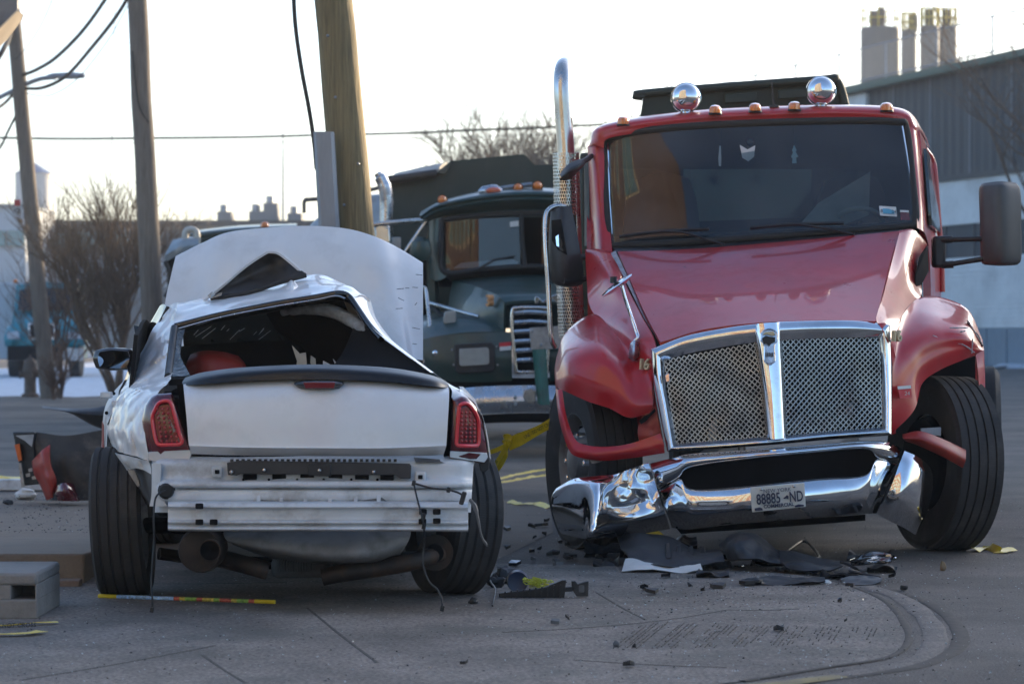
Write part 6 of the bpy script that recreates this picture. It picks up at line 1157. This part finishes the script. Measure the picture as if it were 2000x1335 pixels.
junk('flat black plastic sheet right of the wheel liner', [[(1520,1070,14.3),(1560,1076,14.2),(1600,1088,14.2),(1640,1090,14.2)],[(1525,1090,14.0),(1565,1100,13.9),(1605,1104,13.9),(1640,1100,14.0)],[(1535,1108,13.9),(1570,1112,13.8),(1610,1112,13.8),(1645,1108,13.9)]], BLK, .05)
junk('long thin black fragment in front of the black sheet', [[(1448,1130,13.4),(1500,1124,13.4),(1560,1126,13.4),(1610,1126,13.4)],[(1446,1142,13.25),(1500,1142,13.25),(1560,1138,13.25),(1612,1134,13.3)]], BLK, .03, fr=9)
junk('shiny black fragment near the right truck tyre', [[(1660,1092,14.1),(1700,1078,14.1),(1740,1080,14.1)],[(1665,1104,13.9),(1700,1098,13.9),(1742,1094,13.95)]], BLKG, .03)
junk('grey broken lamp shell in front of the right truck tyre', [[(1640,1130,13.5),(1680,1122,13.5),(1725,1124,13.5)],[(1650,1142,13.3),(1690,1140,13.3),(1720,1136,13.35)]], UNDER, .04, fr=9)
rw = random.Random(5)
for lab, x, y, w_, h_ in (('torn black panel between the wheel liner and black sheet',1500,1092,70,26),('curled black strip behind the chrome sliver',1700,1086,80,18),('black wedge under the crumpled bumper corner',1180,1075,80,26),('thin black shard right of the white cloth',1395,1122,60,12),('black plate leaning on the splash guard',1330,1062,60,26),('black scrap nearest the kerb edge',1640,1124,70,14),('black scrap left of the right truck tyre',1722,1110,60,14),('flattened black scrap left of the white cloth',1185,1100,50,12)):
    d_ = F*H/(y+h_/2-HY); junk(lab, [[(x-w_/2+w_/4*i, y-h_/2+rw.uniform(-8,8), d_+.12) for i in range(5)],[(x-w_/2+w_/4*i+rw.uniform(-6,6), y+rw.uniform(-6,6), d_-.04) for i in range(5)],[(x-w_/2+w_/4*i, y+h_/2+rw.uniform(-6,2), d_) for i in range(5)]], rw.choice([BLK,BLKG,BLK,DARK]), .05, fr=11)
for i, (lab, pts) in enumerate((('looped black cable under the left of the red bumper',[(1190,1060),(1230,1066),(1215,1085),(1260,1090),(1290,1078)]),('looped black cable beside the wheel liner',[(1530,1085),(1570,1070),(1600,1092),(1570,1102),(1620,1110)]),('thin black cable in front of the black sheet',[(1600,1118),(1640,1112),(1680,1120),(1660,1130),(1720,1132)]))):
    tag(pipe('loose_cable', [G(*p)+Vector((0,0,.012+.03*(k%2))) for k, p in enumerate(pts)], .008, BLK, None, 6, 30, True), lab, 'cable', 'wreckage under the red truck')
cl = junk('white cloth lying below the crumpled chrome bumper end', [[(1222,1090,14.2),(1240,1088,14.15),(1262,1096,14.1),(1300,1104,14.05),(1340,1104,14.0),(1368,1100,14.0)],[(1214,1114,13.98),(1240,1112,13.96),(1270,1112,13.96),(1300,1114,13.95),(1340,1118,13.92),(1372,1112,13.95)]], CLOTH, .03, .008, 'white_cloth', 9, 'cloth')
lump('chrome_clip', 'bright chrome sliver lying beside the arched wheel liner', 'car part', 1440, 1108, 30, 5, CHROME, 31); lump('chrome_clip', 'bright chrome sliver on the shiny black fragment', 'car part', 1738, 1092, 28, 8, CHROME, 32); lump('chrome_clip', 'white sliver pointing down in front of the long black fragment', 'car part', 1612, 1140, 24, 8, PAPER, 33)
lump('glass_wad', 'pale crumpled wad at the right end of the white cloth', 'litter', 1360, 1116, 20, 16, PAPER, 34); lump('plastic_lump', 'black lump between the white cloth and wheel liner', 'car part', 1408, 1112, 44, 22, BLK, 35)
lump('plastic_lump', 'black lump at the left end of the long thin fragment', 'car part', 1470, 1143, 44, 18, BLK, 36); lump('bolt_cap', 'small dark cap standing on the scored lines', 'car part', 1203, 1264, 12, 14, UNDER, 37)
lump('leaf', 'dry upright leaf near the right truck tyre', 'leaf', 1842, 1114, 12, 18, M('dry leaf', (.2,.14,.08), .8), 38)
grp = 'small black fragments scattered on the road'
for i in range(64):
    if i < 34: x, y = random.uniform(990,1240), random.uniform(1015,1110)
    elif i < 56: x, y = random.uniform(1180,1850), random.uniform(1070,1165)
    else: x, y = random.uniform(900,1950), random.uniform(1165,1320)
    gpt = G(x, y); s_ = random.uniform(.012,.045)*(1 if i < 56 else .7); an = random.uniform(0,3); mb = MB()
    pts = [gpt+Vector((math.cos(an+k*2*math.pi/5)*s_*random.uniform(.4,1.3), math.sin(an+k*2*math.pi/5)*s_*random.uniform(.4,1.3), .004+random.uniform(0,.02))) for k in range(5)]
    tag(mb.plate(pts, (0,0,.006+s_*.3)).ob('plastic_fragment', random.choice([BLK,BLK,BLKG,UNDER]), None, smooth=0), ('small black plastic fragment on the road left of the chrome bumper end','small black plastic fragment among the wreckage under the red bumper','small black plastic fragment on the bare foreground pavement')[(i>33)+(i>55)], 'fragment', grp+(' beside the bumper end',' under the bumper',' in the foreground')[(i>33)+(i>55)])
def crumbs(name, label, n_, mat, area, smin, smax):
    mb = MB()
    for i in range(n_):
        x, y = area(); gpt = G(x, y); s_ = random.uniform(smin,smax)
        v = [gpt+Vector((random.uniform(-s_,s_),random.uniform(-s_,s_),random.uniform(.004,.004+s_))) for _ in range(4)]; mb.add(v, [(0,1,2),(0,2,3),(0,3,1),(1,3,2)])
    return tag(mb.ob(name, mat, None, smooth=0), label, 'crumbs', None, 'stuff')
gc_ = M('glass crumbs', (.55,.6,.6), .1, var=.2, spec=.9)
def ar1():
    if random.random() < .45: return random.gauss(1500,260), random.gauss(1140,40) if random.random() < .6 else random.uniform(1100,1330)
    return random.uniform(0,2000), random.uniform(960,1335)
crumbs('glass_crumbs', 'broken glass crumbs strewn over the road', 2600, gc_, lambda: (lambda a: (a[0], max(930,a[1])))(ar1()), .003, .007)
crumbs('dirt_crumbs', 'dark grit and plastic crumbs strewn over the road', 2600, BLK, lambda: (lambda a: (a[0], max(930,a[1])))(ar1()), .002, .008)
crumbs('slab_grit', 'grit on the slab behind the block', 350, BLK, lambda: (random.uniform(0,190), random.uniform(985,1065)), .004, .012).location.z = .07
# ================================================================ AIR
hz = bpy.data.materials.new('haze'); hz.use_nodes = True; t_ = hz.node_tree; t_.nodes.clear()
pv = t_.nodes.new('ShaderNodeVolumePrincipled'); pv.inputs['Color'].default_value = (.9,.94,1,1); pv.inputs['Density'].default_value = .0006; pv.inputs['Anisotropy'].default_value = .2
mo = t_.nodes.new('ShaderNodeOutputMaterial'); t_.links.new(pv.outputs[0], mo.inputs['Volume'])
hb_ = MB().box((0,260,14), (860,700,30)).ob('haze', hz, None, smooth=0); tag(hb_, kind='stuff')
